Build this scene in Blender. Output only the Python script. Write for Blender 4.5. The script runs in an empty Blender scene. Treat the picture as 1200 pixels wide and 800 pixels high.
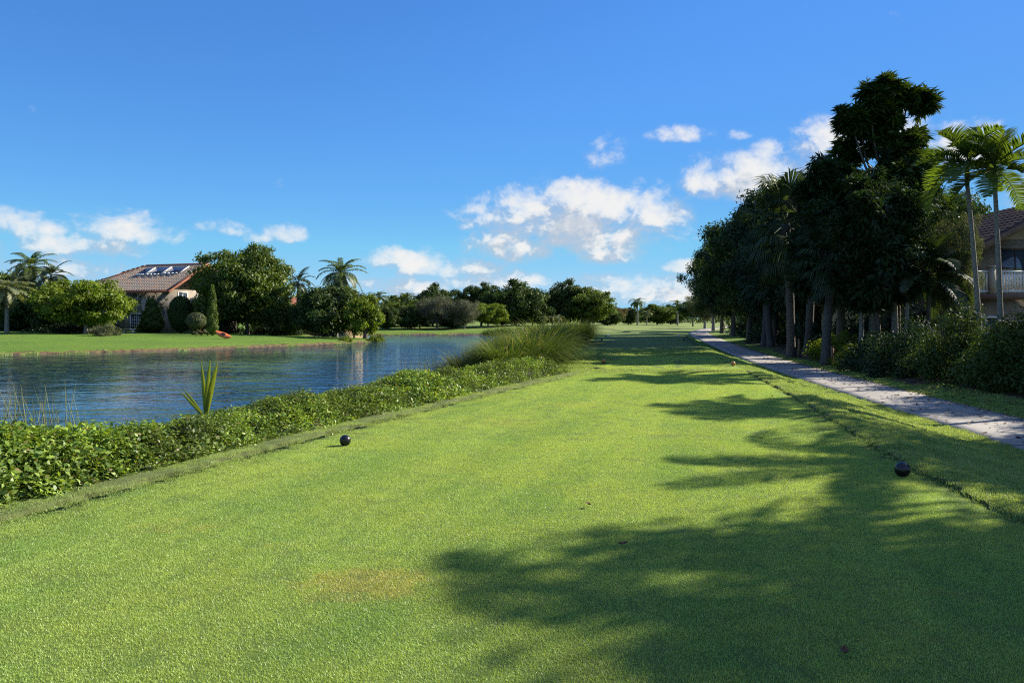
import bpy, math, random
import numpy as np
from mathutils import Vector, Euler
R_ = math.radians
scene = bpy.context.scene
COL = scene.collection

# ------------------------------------------------------------------ camera
F, HOR, EYE = 870.0, 373.0, 1.5          # focal length in photo pixels, horizon row, eye height
cd = bpy.data.cameras.new('camera'); cam = bpy.data.objects.new('camera', cd); COL.objects.link(cam)
cd.sensor_width = 36.0; cd.lens = 36.0 * F / 1200.0
cd.shift_y = -(400.0 - HOR) / 1200.0
cd.clip_start = 0.05; cd.clip_end = 6000
cam.location = (0, 0, EYE); cam.rotation_euler = (R_(90), 0, 0)
scene.camera = cam
# ------------------------------------------------------------------ sun, sky, exposure
SUN_EL, SUN_AZ = 30.0, 65.0               # azimuth from +Y towards +X
sdir = Vector((math.cos(R_(SUN_EL)) * math.sin(R_(SUN_AZ)), math.cos(R_(SUN_EL)) * math.cos(R_(SUN_AZ)), math.sin(R_(SUN_EL))))
sl = bpy.data.lights.new('sun', 'SUN'); sun = bpy.data.objects.new('sun', sl); COL.objects.link(sun)
sl.energy = 4.6; sl.angle = R_(0.53); sl.color = (1.0, 0.91, 0.76)
sun.rotation_euler = sdir.to_track_quat('Z', 'Y').to_euler()
vs = scene.view_settings
vs.view_transform = 'Standard'; vs.look = 'None'; vs.gamma = 1.0; vs.use_curve_mapping = False
vs.exposure = 1.35
SKY_STRENGTH = 0.060
scene.render.engine = 'CYCLES'
cy = scene.cycles
cy.max_bounces = 6; cy.diffuse_bounces = 2; cy.glossy_bounces = 2; cy.transmission_bounces = 4; cy.transparent_max_bounces = 4
cy.caustics_reflective = False; cy.caustics_refractive = False
cy.use_denoising = False
cy.filter_width = 1.15
cy.sample_clamp_indirect = 6.0


class NT:
    """small helper that builds nodes"""
    def __init__(s, tree): s.t = tree; s.n = tree.nodes; s.l = tree.links
    def new(s, typ, **kw):
        n = s.n.new(typ)
        for k, v in kw.items(): setattr(n, k, v)
        return n
    def put(s, sock, v):
        if v is None: return
        if hasattr(v, 'is_output') or isinstance(v, bpy.types.NodeSocket): s.l.new(v, sock)
        else: sock.default_value = v
    def math(s, op, a, b=None, c=None, clamp=False):
        n = s.new('ShaderNodeMath', operation=op, use_clamp=clamp)
        s.put(n.inputs[0], a); s.put(n.inputs[1], b); s.put(n.inputs[2], c)
        return n.outputs[0]
    def vmath(s, op, a, b=None):
        n = s.new('ShaderNodeVectorMath', operation=op)
        s.put(n.inputs[0], a); s.put(n.inputs[1], b)
        return n.outputs[1] if op in ('LENGTH', 'DOT_PRODUCT', 'DISTANCE') else n.outputs[0]
    def mix(s, f, a, b, mode='MIX'):
        n = s.new('ShaderNodeMix', data_type='RGBA', blend_type=mode)
        s.put(n.inputs[0], f); s.put(n.inputs[6], a); s.put(n.inputs[7], b)
        return n.outputs[2]
    def noise(s, vec, scale, detail=4, rough=0.55, dist=0.0):
        n = s.new('ShaderNodeTexNoise'); s.put(n.inputs['Vector'], vec)
        n.inputs['Scale'].default_value = scale; n.inputs['Detail'].default_value = detail
        n.inputs['Roughness'].default_value = rough; n.inputs['Distortion'].default_value = dist
        return n.outputs['Fac']
    def ramp(s, fac, lo, hi, a=0.0, b=1.0, smooth=True):
        n = s.new('ShaderNodeMapRange', interpolation_type='SMOOTHSTEP' if smooth else 'LINEAR')
        s.put(n.inputs[0], fac); n.inputs[1].default_value = lo; n.inputs[2].default_value = hi
        n.inputs[3].default_value = a; n.inputs[4].default_value = b
        return n.outputs[0]
    def comb(s, x, y, z):
        n = s.new('ShaderNodeCombineXYZ'); s.put(n.inputs[0], x); s.put(n.inputs[1], y); s.put(n.inputs[2], z)
        return n.outputs[0]
    def sep(s, v):
        n = s.new('ShaderNodeSeparateXYZ'); s.put(n.inputs[0], v); return n.outputs
    def scale(s, v, sc):
        return s.vmath('MULTIPLY', v, sc)


def rgb(r, g, b): return (r, g, b, 1.0)

# ------------------------------------------------------------------ world: Nishita sky with fair-weather cumulus
# clouds by direction: (pixel column, pixel row, half width, half height, weight) turned into azimuth / elevation
CLOUDS = [
    (655, 262, 78, 34, 1.0), (612, 290, 56, 18, .9), (708, 248, 78, 27, 1.0), (655, 232, 26, 16, .95), (755, 256, 42, 12, .9),
    (682, 282, 76, 24, .95), (700, 300, 28, 11, .7), (585, 262, 26, 12, .7),
    (866, 213, 54, 24, 1.1), (912, 208, 44, 21, 1.05), (965, 172, 36, 24, 1.1), (1035, 160, 50, 22, .6), (1125, 175, 40, 20, .7),
    (902, 178, 20, 11, .55), (797, 159, 32, 8, .22), (715, 186, 22, 19, .16), (863, 159, 15, 7, .2), (748, 213, 12, 8, .45), (560, 247, 16, 8, .4),
    (482, 311, 38, 14, .85), (548, 315, 36, 11, .8), (590, 331, 46, 10, .75), (478, 338, 34, 9, .7), (702, 329, 28, 7, .7),
    (745, 344, 75, 15, .8), (805, 313, 26, 7, .75), (800, 348, 50, 12, .7), (440, 333, 30, 9, .5),
    (266, 268, 26, 8, .55), (323, 276, 24, 10, .6), (150, 270, 46, 16, .72), (85, 288, 60, 12, .66), (12, 265, 34, 14, .66), (62, 270, 18, 9, .7),
    (90, 318, 60, 14, .35), (-60, 285, 60, 25, .8), (1260, 230, 60, 30, .8), (930, 190, 40, 12, .3),
]
w = bpy.data.worlds.new('World'); scene.world = w; w.use_nodes = True
w.cycles.sampling_method = 'MANUAL'; w.cycles.sample_map_resolution = 512
wt = NT(w.node_tree); wt.n.clear()
dg = bpy.data.node_groups.new('cloud_density', 'ShaderNodeTree')
dg.interface.new_socket('Az', in_out='INPUT', socket_type='NodeSocketFloat')
dg.interface.new_socket('El', in_out='INPUT', socket_type='NodeSocketFloat')
dg.interface.new_socket('Density', in_out='OUTPUT', socket_type='NodeSocketFloat')
g = NT(dg); gi = g.new('NodeGroupInput'); go = g.new('NodeGroupOutput')
az, el = gi.outputs[0], gi.outputs[1]
cov = None
for (cx, cyy, rx, ry, wt_) in CLOUDS:
    a0 = math.atan2(cx - 600, F); c0 = math.cos(a0)
    e0 = math.atan2((HOR - cyy) * c0, F)
    ra = rx / F * c0 * c0 * 1.25; re = ry / F * c0 * 1.3
    dx = g.math('MULTIPLY_ADD', az, 1 / ra, -a0 / ra)
    dy = g.math('MULTIPLY_ADD', el, 1 / re, -e0 / re)
    dy = g.math('MAXIMUM', dy, g.math('MULTIPLY', dy, -1.45))
    d2 = g.math('ADD', g.math('MULTIPLY', dx, dx), g.math('MULTIPLY', dy, dy))
    v = g.math('MULTIPLY_ADD', d2, -max(wt_, .7), wt_)
    cov = v if cov is None else g.math('SMOOTH_MAX', cov, v, 0.12)
# generic fair-weather clouds everywhere outside the framed part of the sky
gen = g.noise(g.comb(g.math('MULTIPLY', az, 1.0), g.math('MULTIPLY', el, 3.2), 3.3), 3.0, 3)
out = g.ramp(g.math('ABSOLUTE', az), 0.68, 0.9)
gen = g.math('MULTIPLY', g.math('MULTIPLY_ADD', gen, 4.0, -2.2), out)
gen = g.math('SUBTRACT', gen, g.math('MULTIPLY_ADD', out, -1.5, 1.5))
cov = g.math('MAXIMUM', cov, gen)
pv = g.comb(az, g.math('MULTIPLY', el, 1.25), 0.0)
n1 = g.noise(pv, 15.0, 9, 0.62, 0.35)
n2 = g.noise(pv, 48.0, 6, 0.6, 0.2)
nn = g.math('MULTIPLY_ADD', n2, 0.32, g.math('MULTIPLY', n1, 0.9))       # mean about .61
dens = g.math('ADD', g.math('MULTIPLY', g.math('MAXIMUM', cov, -2.0), 0.50), g.math('MULTIPLY_ADD', nn, 2.6, -1.25))
dens = g.ramp(dens, 0.0, 1.0)
g.l.new(dens, go.inputs[0])

tc = wt.new('ShaderNodeTexCoord')
sx, sy, sz = wt.sep(wt.vmath('NORMALIZE', tc.outputs['Generated']))
azw = wt.math('ARCTAN2', sx, sy)
hyp = wt.math('SQRT', wt.math('ADD', wt.math('MULTIPLY', sx, sx), wt.math('MULTIPLY', sy, sy)))
elw = wt.math('ARCTAN2', sz, hyp)
def cloud(da, de):
    n = wt.new('ShaderNodeGroup'); n.node_tree = dg
    wt.put(n.inputs[0], wt.math('ADD', azw, da)); wt.put(n.inputs[1], wt.math('ADD', elw, de))
    return n.outputs[0]
c0 = cloud(0.0, 0.0); c1 = cloud(0.012, 0.014); c2 = cloud(0.024, 0.034)
lit = wt.math('SUBTRACT', c0, wt.math('MULTIPLY_ADD', c1, 0.5, wt.math('MULTIPLY', c2, 0.5)))
lit = wt.ramp(lit, -0.12, 0.34, 0.0, 1.0)
sky = wt.new('ShaderNodeTexSky', sky_type='NISHITA', sun_disc=False)
sky.sun_elevation = R_(SUN_EL); sky.sun_rotation = R_(SUN_AZ)
sky.air_density = 1.0; sky.dust_density = 0.1; sky.ozone_density = 4.0; sky.altitude = 0
CB = 0.36 / SKY_STRENGTH
ccol = wt.mix(lit, rgb(.55 * CB, .62 * CB, .73 * CB), rgb(1.0 * CB, .985 * CB, .96 * CB))
fade = wt.ramp(elw, -0.005, 0.03)
hs = wt.new('ShaderNodeHueSaturation'); hs.inputs['Saturation'].default_value = 1.38; hs.inputs['Value'].default_value = 1.06
wt.l.new(sky.outputs[0], hs.inputs['Color'])
# phone-camera sky: the bright low sky is held back, its blue kept
K0 = SKY_STRENGTH * 2 ** vs.exposure
sh = wt.new('ShaderNodeSeparateColor', mode='HSV'); wt.l.new(hs.outputs[0], sh.inputs[0])
ch = wt.new('ShaderNodeCombineColor', mode='HSV')
wt.l.new(wt.math('MAXIMUM', wt.math('ADD', sh.outputs[0], .010), .577), ch.inputs[0])
wt.l.new(wt.math('MULTIPLY_ADD', sh.outputs[1], .37, .535), ch.inputs[1])
wt.l.new(wt.math('MULTIPLY', wt.math('SMOOTH_MIN', wt.math('MULTIPLY', wt.math('POWER', wt.math('MULTIPLY', sh.outputs[2], K0), .66), 1.0), .92, .12), 1 / K0), ch.inputs[2])
fin = wt.mix(wt.math('MULTIPLY', wt.math('MULTIPLY', c0, 0.95), fade), ch.outputs[0], ccol)
bg = wt.new('ShaderNodeBackground'); bg.inputs['Strength'].default_value = SKY_STRENGTH
wo = wt.new('ShaderNodeOutputWorld'); wt.l.new(fin, bg.inputs[0]); wt.l.new(bg.outputs[0], wo.inputs[0])

# ------------------------------------------------------------------ materials
def mat(name):
    m = bpy.data.materials.new(name); m.use_nodes = True
    t = NT(m.node_tree); t.n.clear()
    o = t.new('ShaderNodeOutputMaterial')
    return m, t, o

def wpos(t): return t.new('ShaderNodeNewGeometry').outputs['Position']
def objc(t): return t.new('ShaderNodeTexCoord').outputs['Object']
def attr(t, name, out='Fac'):
    n = t.new('ShaderNodeAttribute'); n.attribute_name = name; return n.outputs[out]

def solid(name, col, rough=0.7, noise=0.25, nscale=3.0, bump=0.0, bscale=30.0, metal=0.0, spec=0.4, col2=None):
    m, t, o = mat(name)
    p = t.new('ShaderNodeBsdfPrincipled')
    v = objc(t)
    f = t.noise(v, nscale, 5)
    c2 = col2 or tuple(max(0, c * (1 - noise * 1.6)) for c in col)
    c = t.mix(t.ramp(f, .3, .7), rgb(*c2), rgb(*col))
    t.l.new(c, p.inputs['Base Color'])
    p.inputs['Roughness'].default_value = rough; p.inputs['Metallic'].default_value = metal
    p.inputs['Specular IOR Level'].default_value = spec
    if bump:
        b = t.new('ShaderNodeBump'); b.inputs['Strength'].default_value = bump; b.inputs['Distance'].default_value = 0.05
        t.l.new(t.noise(v, bscale, 5), b.inputs['Height']); t.l.new(b.outputs[0], p.inputs['Normal'])
    t.l.new(p.outputs[0], o.inputs[0])
    return m

def leafmat(name, ca, cb, trans=0.35, gloss=0.05, grough=0.4, vary=0.35, wscale=0.5, tint=(1.25, 1.15, .45), dead=None, deadat=.965):
    """leaf: diffuse + light through the blade + a waxy sheen; 'rnd' is a random number per leaf"""
    m, t, o = mat(name)
    r = attr(t, 'rnd')
    c = t.mix(r, rgb(*ca), rgb(*cb))
    if dead: c = t.mix(t.math('GREATER_THAN', r, deadat), c, rgb(*dead))
    f = t.ramp(t.noise(wpos(t), wscale, 3), .3, .7, 1 - vary, 1 + vary)
    c = t.vmath('MULTIPLY', c, t.comb(f, f, f))
    d = t.new('ShaderNodeBsdfDiffuse'); t.l.new(c, d.inputs[0])
    tr = t.new('ShaderNodeBsdfTranslucent'); t.l.new(t.vmath('MULTIPLY', c, tint), tr.inputs[0])
    mx = t.new('ShaderNodeMixShader'); mx.inputs[0].default_value = trans
    t.l.new(d.outputs[0], mx.inputs[1]); t.l.new(tr.outputs[0], mx.inputs[2])
    gl = t.new('ShaderNodeBsdfGlossy'); gl.inputs['Roughness'].default_value = max(grough, .5)
    m2 = t.new('ShaderNodeMixShader'); m2.inputs[0].default_value = gloss * .6
    t.l.new(mx.outputs[0], m2.inputs[1]); t.l.new(gl.outputs[0], m2.inputs[2])
    t.l.new(m2.outputs[0], o.inputs[0])
    return m

# worn / brown spots on the teeing ground: x, y, rx, ry, weight
SPOTS = [(-.82, 4.2, .50, .36, 1.15), (-2.45, 5.35, .5, .28, .4), (-1.55, 4.85, .3, .16, .3), (-1.0, 4.85, .22, .14, .3),
         (-.15, 10.9, .8, .6, .45), (1.5, 8.6, .9, .5, .25), (1.0, 13.0, 1.2, .9, .35), (2.35, 4.0, .2, .14, .5), (1.9, 3.55, .35, .2, .3)]
def turf_colour(t, pos):
    x, y, z = t.sep(pos)
    s = t.comb(t.math('MULTIPLY_ADD', y, -.33, x), t.math('MULTIPLY', y, .12), 0.0)        # stretched along the mowing direction
    a = t.ramp(t.noise(s, 1.4, 4), .38, .62)
    b = t.ramp(t.noise(pos, .9, 4), .35, .65)
    c_ = t.ramp(t.noise(pos, 9.0, 3), .3, .7)
    c = t.mix(a, rgb(.108, .168, .040), rgb(.148, .205, .050))
    c = t.mix(t.math('MULTIPLY', b, .5), c, rgb(.175, .208, .044))
    c = t.mix(t.math('MULTIPLY', c_, .30), c, rgb(.080, .140, .034))
    tot = None
    for (px, py, rx, ry, wgt) in SPOTS:
        dx = t.math('MULTIPLY_ADD', x, 1 / rx, -px / rx); dy = t.math('MULTIPLY_ADD', y, 1 / ry, -py / ry)
        d2 = t.math('ADD', t.math('MULTIPLY', dx, dx), t.math('MULTIPLY', dy, dy))
        v = t.math('MULTIPLY_ADD', d2, -wgt, wgt)
        tot = v if tot is None else t.math('MAXIMUM', tot, v)
    br = t.ramp(t.math('ADD', tot, t.math('MULTIPLY_ADD', t.noise(pos, 7.0, 5), 2.6, -1.4)), 0.0, 1.0)
    return t.mix(t.math('MULTIPLY', br, .5), c, rgb(.205, .170, .055))

def turf_blade_mat(name, rough=False):
    m, t, o = mat(name)
    pos = wpos(t)
    if rough:
        n = t.ramp(t.noise(pos, 2.2, 4), .3, .7)
        c = t.mix(n, rgb(.084, .122, .034), rgb(.122, .162, .048))
        c = t.mix(t.math('MULTIPLY', t.ramp(t.noise(pos, .6, 3), .5, .75), .6), c, rgb(.14, .155, .06))
    else:
        c = turf_colour(t, pos)
    r = attr(t, 'rnd')
    f = t.ramp(r, 0, 1, 1.42, 2.36, False)
    c = t.vmath('MULTIPLY', t.vmath('MULTIPLY', c, (1.42, 1.45, 1.52)), t.comb(f, f, f))
    c = t.mix(t.math('GREATER_THAN', r, .975), c, rgb(.30, .29, .13))
    d = t.new('ShaderNodeBsdfDiffuse'); t.l.new(c, d.inputs[0])
    tr = t.new('ShaderNodeBsdfTranslucent'); t.l.new(t.vmath('MULTIPLY', c, (1.35, 1.2, .5)), tr.inputs[0])
    mx = t.new('ShaderNodeMixShader'); mx.inputs[0].default_value = .42
    t.l.new(d.outputs[0], mx.inputs[1]); t.l.new(tr.outputs[0], mx.inputs[2])
    gl = t.new('ShaderNodeBsdfGlossy'); gl.inputs['Roughness'].default_value = .42
    m2 = t.new('ShaderNodeMixShader'); m2.inputs[0].default_value = .035
    t.l.new(mx.outputs[0], m2.inputs[1]); t.l.new(gl.outputs[0], m2.inputs[2])
    t.l.new(m2.outputs[0], o.inputs[0])
    return m

def ground_mat():
    m, t, o = mat('ground_grass')
    pos = wpos(t); x, y, z = t.sep(pos)
    n1 = t.ramp(t.noise(pos, .22, 5), .3, .7); n2 = t.ramp(t.noise(pos, 2.5, 5), .3, .7); n3 = t.ramp(t.noise(pos, 14, 4), .25, .75)
    c = t.mix(n1, rgb(.075, .155, .016), rgb(.120, .200, .022))
    c = t.mix(t.math('MULTIPLY', n2, .45), c, rgb(.060, .120, .020))
    c = t.mix(t.math('MULTIPLY', n3, .45), c, rgb(.135, .205, .030))
    fair = t.mix(t.ramp(t.noise(pos, .08, 3), .3, .7), rgb(.145, .205, .050), rgb(.195, .235, .070))
    c = t.mix(attr(t, 'fair'), c, fair)
    mul = t.mix(n3, rgb(.055, .036, .024), rgb(.14, .10, .07))
    mk = t.ramp(t.math('ADD', attr(t, 'mulch'), t.math('MULTIPLY_ADD', n2, .5, -.25)), .35, .65)
    c = t.mix(mk, c, mul)
    mud = t.mix(n2, rgb(.07, .05, .03), rgb(.20, .14, .07))
    zz = t.math('ADD', z, t.math('MULTIPLY_ADD', n2, .12, -.06))
    c = t.mix(t.ramp(zz, -.80, -.70, 1, 0), c, mud)
    p = t.new('ShaderNodeBsdfPrincipled'); p.inputs['Roughness'].default_value = .9; p.inputs['Specular IOR Level'].default_value = .15
    t.l.new(c, p.inputs['Base Color'])
    b = t.new('ShaderNodeBump'); b.inputs['Strength'].default_value = .9; b.inputs['Distance'].default_value = .06
    t.l.new(t.math('ADD', t.noise(pos, 16, 5, .7), t.math('MULTIPLY', t.noise(pos, 3.0, 3), .8)), b.inputs['Height'])
    t.l.new(b.outputs[0], p.inputs['Normal'])
    t.l.new(p.outputs[0], o.inputs[0])
    return m

def tee_mat():
    m, t, o = mat('tee_turf')
    pos = wpos(t)
    c = t.vmath('MULTIPLY', turf_colour(t, pos), (.80, .85, .8))
    c = t.mix(t.ramp(t.noise(pos, 60, 3), .3, .7, 0, .35), c, rgb(.04, .07, .015))
    p = t.new('ShaderNodeBsdfPrincipled'); p.inputs['Roughness'].default_value = .9; p.inputs['Specular IOR Level'].default_value = .15
    t.l.new(c, p.inputs['Base Color'])
    b = t.new('ShaderNodeBump'); b.inputs['Strength'].default_value = .8; b.inputs['Distance'].default_value = .012
    t.l.new(t.noise(pos, 70, 4, .7), b.inputs['Height']); t.l.new(b.outputs[0], p.inputs['Normal'])
    t.l.new(p.outputs[0], o.inputs[0])
    return m

def water_mat():
    m, t, o = mat('lake_water')
    pos = wpos(t)
    p = t.new('ShaderNodeBsdfPrincipled')
    p.inputs['Base Color'].default_value = rgb(.008, .032, .066)
    p.inputs['Roughness'].default_value = .035; p.inputs['IOR'].default_value = 1.333
    v = t.vmath('MULTIPLY', pos, (.75, 1.15, 1))
    h = t.math('ADD', t.math('MULTIPLY', t.noise(v, .55, 2, .5, .3), 1.0), t.math('ADD', t.math('MULTIPLY', t.noise(v, 1.7, 3, .55, .6), .46), t.math('MULTIPLY', t.noise(v, 5.5, 3, .5), .085)))
    x, y, z = t.sep(pos)
    wind = t.math('ADD', t.noise(t.vmath('MULTIPLY', pos, (.5, 1, 1)), .07, 4), t.math('ADD', t.ramp(x, -24, -6, -.30, .18, False), t.ramp(y, 25, 75, -.10, .22, False)))
    wind = t.ramp(wind, .28, .72, .16, 1.0)
    b = t.new('ShaderNodeBump'); b.inputs['Distance'].default_value = .20
    t.l.new(wind, b.inputs['Strength'])
    t.l.new(h, b.inputs['Height']); t.l.new(b.outputs[0], p.inputs['Normal'])
    t.l.new(p.outputs[0], o.inputs[0])
    return m

def path_mat():
    m, t, o = mat('path_concrete')
    pos = wpos(t)
    n = t.ramp(t.noise(pos, .7, 6, .65), .3, .7); n2 = t.ramp(t.noise(pos, 22, 4), .3, .7)
    c = t.mix(n, rgb(.25, .238, .218), rgb(.37, .352, .325))
    c = t.mix(t.math('MULTIPLY', n2, .3), c, rgb(.17, .155, .14))
    u = attr(t, 'along')
    j = t.math('ABSOLUTE', t.math('SUBTRACT', t.math('FRACT', t.math('DIVIDE', u, 3.0)), .5))
    c = t.mix(t.ramp(j, .482, .493), c, rgb(.09, .08, .07))
    e = t.math('ABSOLUTE', attr(t, 'across'))
    c = t.mix(t.math('MULTIPLY', t.ramp(t.math('ADD', e, t.math('MULTIPLY', n, .25)), .95, 1.2), .6), c, rgb(.12, .10, .07))
    p = t.new('ShaderNodeBsdfPrincipled'); p.inputs['Roughness'].default_value = .85; p.inputs['Specular IOR Level'].default_value = .25
    t.l.new(c, p.inputs['Base Color'])
    b = t.new('ShaderNodeBump'); b.inputs['Strength'].default_value = .35; b.inputs['Distance'].default_value = .02
    t.l.new(t.noise(pos, 35, 5, .7), b.inputs['Height']); t.l.new(b.outputs[0], p.inputs['Normal'])
    t.l.new(p.outputs[0], o.inputs[0])
    return m

def bark_mat(name, a, b_, ring=0.0, sc=6.0):
    m, t, o = mat(name)
    v = objc(t)
    x, y, z = t.sep(v)
    s = t.comb(t.math('MULTIPLY', x, 3), t.math('MULTIPLY', y, 3), t.math('MULTIPLY', z, .6 if not ring else 3))
    c = t.mix(t.ramp(t.noise(s, sc, 5), .3, .7), rgb(*a), rgb(*b_))
    if ring:
        fr = t.math('FRACT', t.math('MULTIPLY', t.math('ADD', z, t.math('MULTIPLY', t.noise(v, 3, 2), .05)), ring))
        c = t.mix(t.ramp(fr, .0, .22, .55, 0), c, rgb(*[q * .4 for q in a]))
    p = t.new('ShaderNodeBsdfPrincipled'); p.inputs['Roughness'].default_value = .9; p.inputs['Specular IOR Level'].default_value = .2
    t.l.new(c, p.inputs['Base Color'])
    b = t.new('ShaderNodeBump'); b.inputs['Strength'].default_value = .6; b.inputs['Distance'].default_value = .04
    t.l.new(t.noise(s, sc * 1.5, 5, .7), b.inputs['Height']); t.l.new(b.outputs[0], p.inputs['Normal'])
    t.l.new(p.outputs[0], o.inputs[0])
    return m

def tile_mat(name, cols):
    """clay tile: each tile its own tone, mossy streaks; 'tile' is a random number per tile"""
    m, t, o = mat(name)
    r = attr(t, 'rnd'); v = objc(t)
    c = t.mix(t.ramp(r, 0, .55, 0, 1, False), rgb(*cols[0]), rgb(*cols[1]))
    c = t.mix(t.ramp(r, .55, 1.0, 0, 1, False), c, rgb(*cols[2]))
    c = t.mix(t.ramp(t.noise(v, .8, 5), .48, .62, 0, .75), c, rgb(*cols[3]))
    p = t.new('ShaderNodeBsdfPrincipled'); p.inputs['Roughness'].default_value = .8; p.inputs['Specular IOR Level'].default_value = .2
    t.l.new(c, p.inputs['Base Color']); t.l.new(p.outputs[0], o.inputs[0])
    return m

M = {}
M['ground'] = ground_mat(); M['tee'] = tee_mat(); M['water'] = water_mat(); M['path'] = path_mat()
M['collar'] = solid('collar_turf', (.115, .150, .040), .95, .35, 6.0, .7, 60)
M['blade'] = turf_blade_mat('tee_blades'); M['rough'] = turf_blade_mat('rough_blades', True)
M['bark'] = bark_mat('bark_brown', (.06, .048, .038), (.14, .12, .095))
M['bark_grey'] = bark_mat('bark_grey', (.16, .15, .13), (.30, .28, .25), 9.0)
M['bark_sabal'] = bark_mat('bark_sabal', (.055, .048, .042), (.14, .125, .11), 9.0)
M['bark_pale'] = bark_mat('bark_pale', (.20, .18, .16), (.32, .30, .27), 5.0)
M['leaf_bright'] = leafmat('leaf_bright', (.085, .150, .014), (.165, .220, .020), .40, .03, .45, .25)
M['leaf_mid'] = leafmat('leaf_mid', (.052, .094, .013), (.110, .160, .022), .36, .04, .42, .3)
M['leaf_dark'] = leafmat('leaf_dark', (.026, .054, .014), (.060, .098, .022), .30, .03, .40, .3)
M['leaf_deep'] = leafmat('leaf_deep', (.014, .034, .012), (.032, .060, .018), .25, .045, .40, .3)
M['leaf_olive'] = leafmat('leaf_olive', (.075, .095, .045), (.120, .140, .070), .30, .03, .5, .25)
M['leaf_grey'] = leafmat('leaf_grey', (.080, .095, .065), (.125, .140, .100), .25, .03, .5, .2)
M['leaf_brown'] = leafmat('leaf_brown', (.095, .085, .035), (.130, .110, .045), .3, .03, .5, .2)
M['palm'] = leafmat('palm_leaf', (.055, .095, .018), (.110, .150, .030), .38, .07, .35, .25, dead=(.20, .15, .07))
M['palm_bright'] = leafmat('palm_bright', (.050, .100, .015), (.115, .175, .025), .50, .07, .35, .25)
M['palm_dark'] = leafmat('palm_dark', (.024, .046, .018), (.048, .078, .028), .26, .07, .35, .25, dead=(.10, .08, .05))
M['palm_pale'] = leafmat('palm_pale', (.11, .14, .06), (.17, .19, .09), .35, .06, .4, .2, dead=(.25, .19, .09), deadat=.9)
M['cover'] = leafmat('cover_leaf', (.060, .125, .014), (.255, .360, .050), .36, .06, .5, .42, 1.3, dead=(.15, .12, .04), deadat=.985)
M['cover_underlay'] = solid('cover_underlay', (.030, .036, .016), .95, .4, 4.0, .6, 20)
M['fountain'] = leafmat('fountain_blades', (.045, .080, .016), (.190, .225, .055), .42, .04, .4, .25, .8, dead=(.36, .31, .17), deadat=.84)
M['fountain_dark'] = leafmat('fountain_green', (.035, .075, .014), (.140, .200, .040), .40, .04, .4, .25, .8, dead=(.28, .25, .12), deadat=.94)
M['reed'] = leafmat('reed_stem', (.12, .17, .05), (.20, .23, .08), .3, .05, .4, .2, 2, dead=(.32, .26, .13), deadat=.94)
M['sprout'] = leafmat('sprout_leaf', (.20, .26, .02), (.28, .33, .03), .5, .06, .35, .15)
M['ball_black'] = solid('black_enamel', (.012, .012, .015), .28, .2, 6, spec=.5)
M['ball_orange'] = solid('orange_enamel', (.55, .27, .07), .4, .2, 6)
M['ball_white'] = solid('white_enamel', (.8, .8, .78), .4, .1, 6)
M['steel'] = solid('steel_spike', (.35, .35, .36), .4, .1, 6, metal=.9)
M['stucco'] = solid('stucco_cream', (.43, .37, .29), .9, .18, 1.2, .25, 60)
M['stucco_pale'] = solid('stucco_pale', (.66, .62, .55), .9, .12, 1.2, .2, 60)
M['stucco_yellow'] = solid('stucco_yellow', (.60, .44, .20), .9, .15, 1.2, .25, 60)
M['white'] = solid('white_paint', (.74, .73, .70), .6, .12, 2.0)
M['fascia'] = solid('fascia_terracotta', (.36, .13, .075), .7, .2, 3)
M['wood_dark'] = solid('dark_wood', (.07, .045, .03), .7, .3, 5)
M['tile_old'] = tile_mat('roof_tile_old', [(.24, .20, .165), (.31, .245, .19), (.37, .235, .16), (.25, .23, .20)])
M['tile_red'] = tile_mat('roof_tile_red', [(.34, .12, .075), (.42, .16, .10), (.50, .22, .14), (.30, .13, .09)])
M['tile_shaded'] = tile_mat('roof_tile_shaded', [(.07, .045, .036), (.10, .06, .045), (.12, .07, .05), (.06, .042, .035)])  # villa tile, shade of the slope facing off the sun put into its colour
M['glass'] = solid('window_glass', (.04, .055, .07), .06, .1, 1, spec=.9)
M['panel'] = solid('solar_panel', (.025, .035, .065), .18, .2, 1, spec=.7)
M['pvc'] = solid('white_pvc', (.75, .75, .74), .5, .1, 3)
M['stone'] = solid('pale_stone', (.50, .47, .41), .85, .2, 4)
M['kayak'] = solid('orange_kayak', (.62, .17, .05), .4, .12, 2)
M['dry_leaf'] = solid('dry_leaf', (.16, .065, .03), .8, .4, 40)
M['soffit'] = solid('soffit', (.16, .10, .07), .8, .2, 3)

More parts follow.
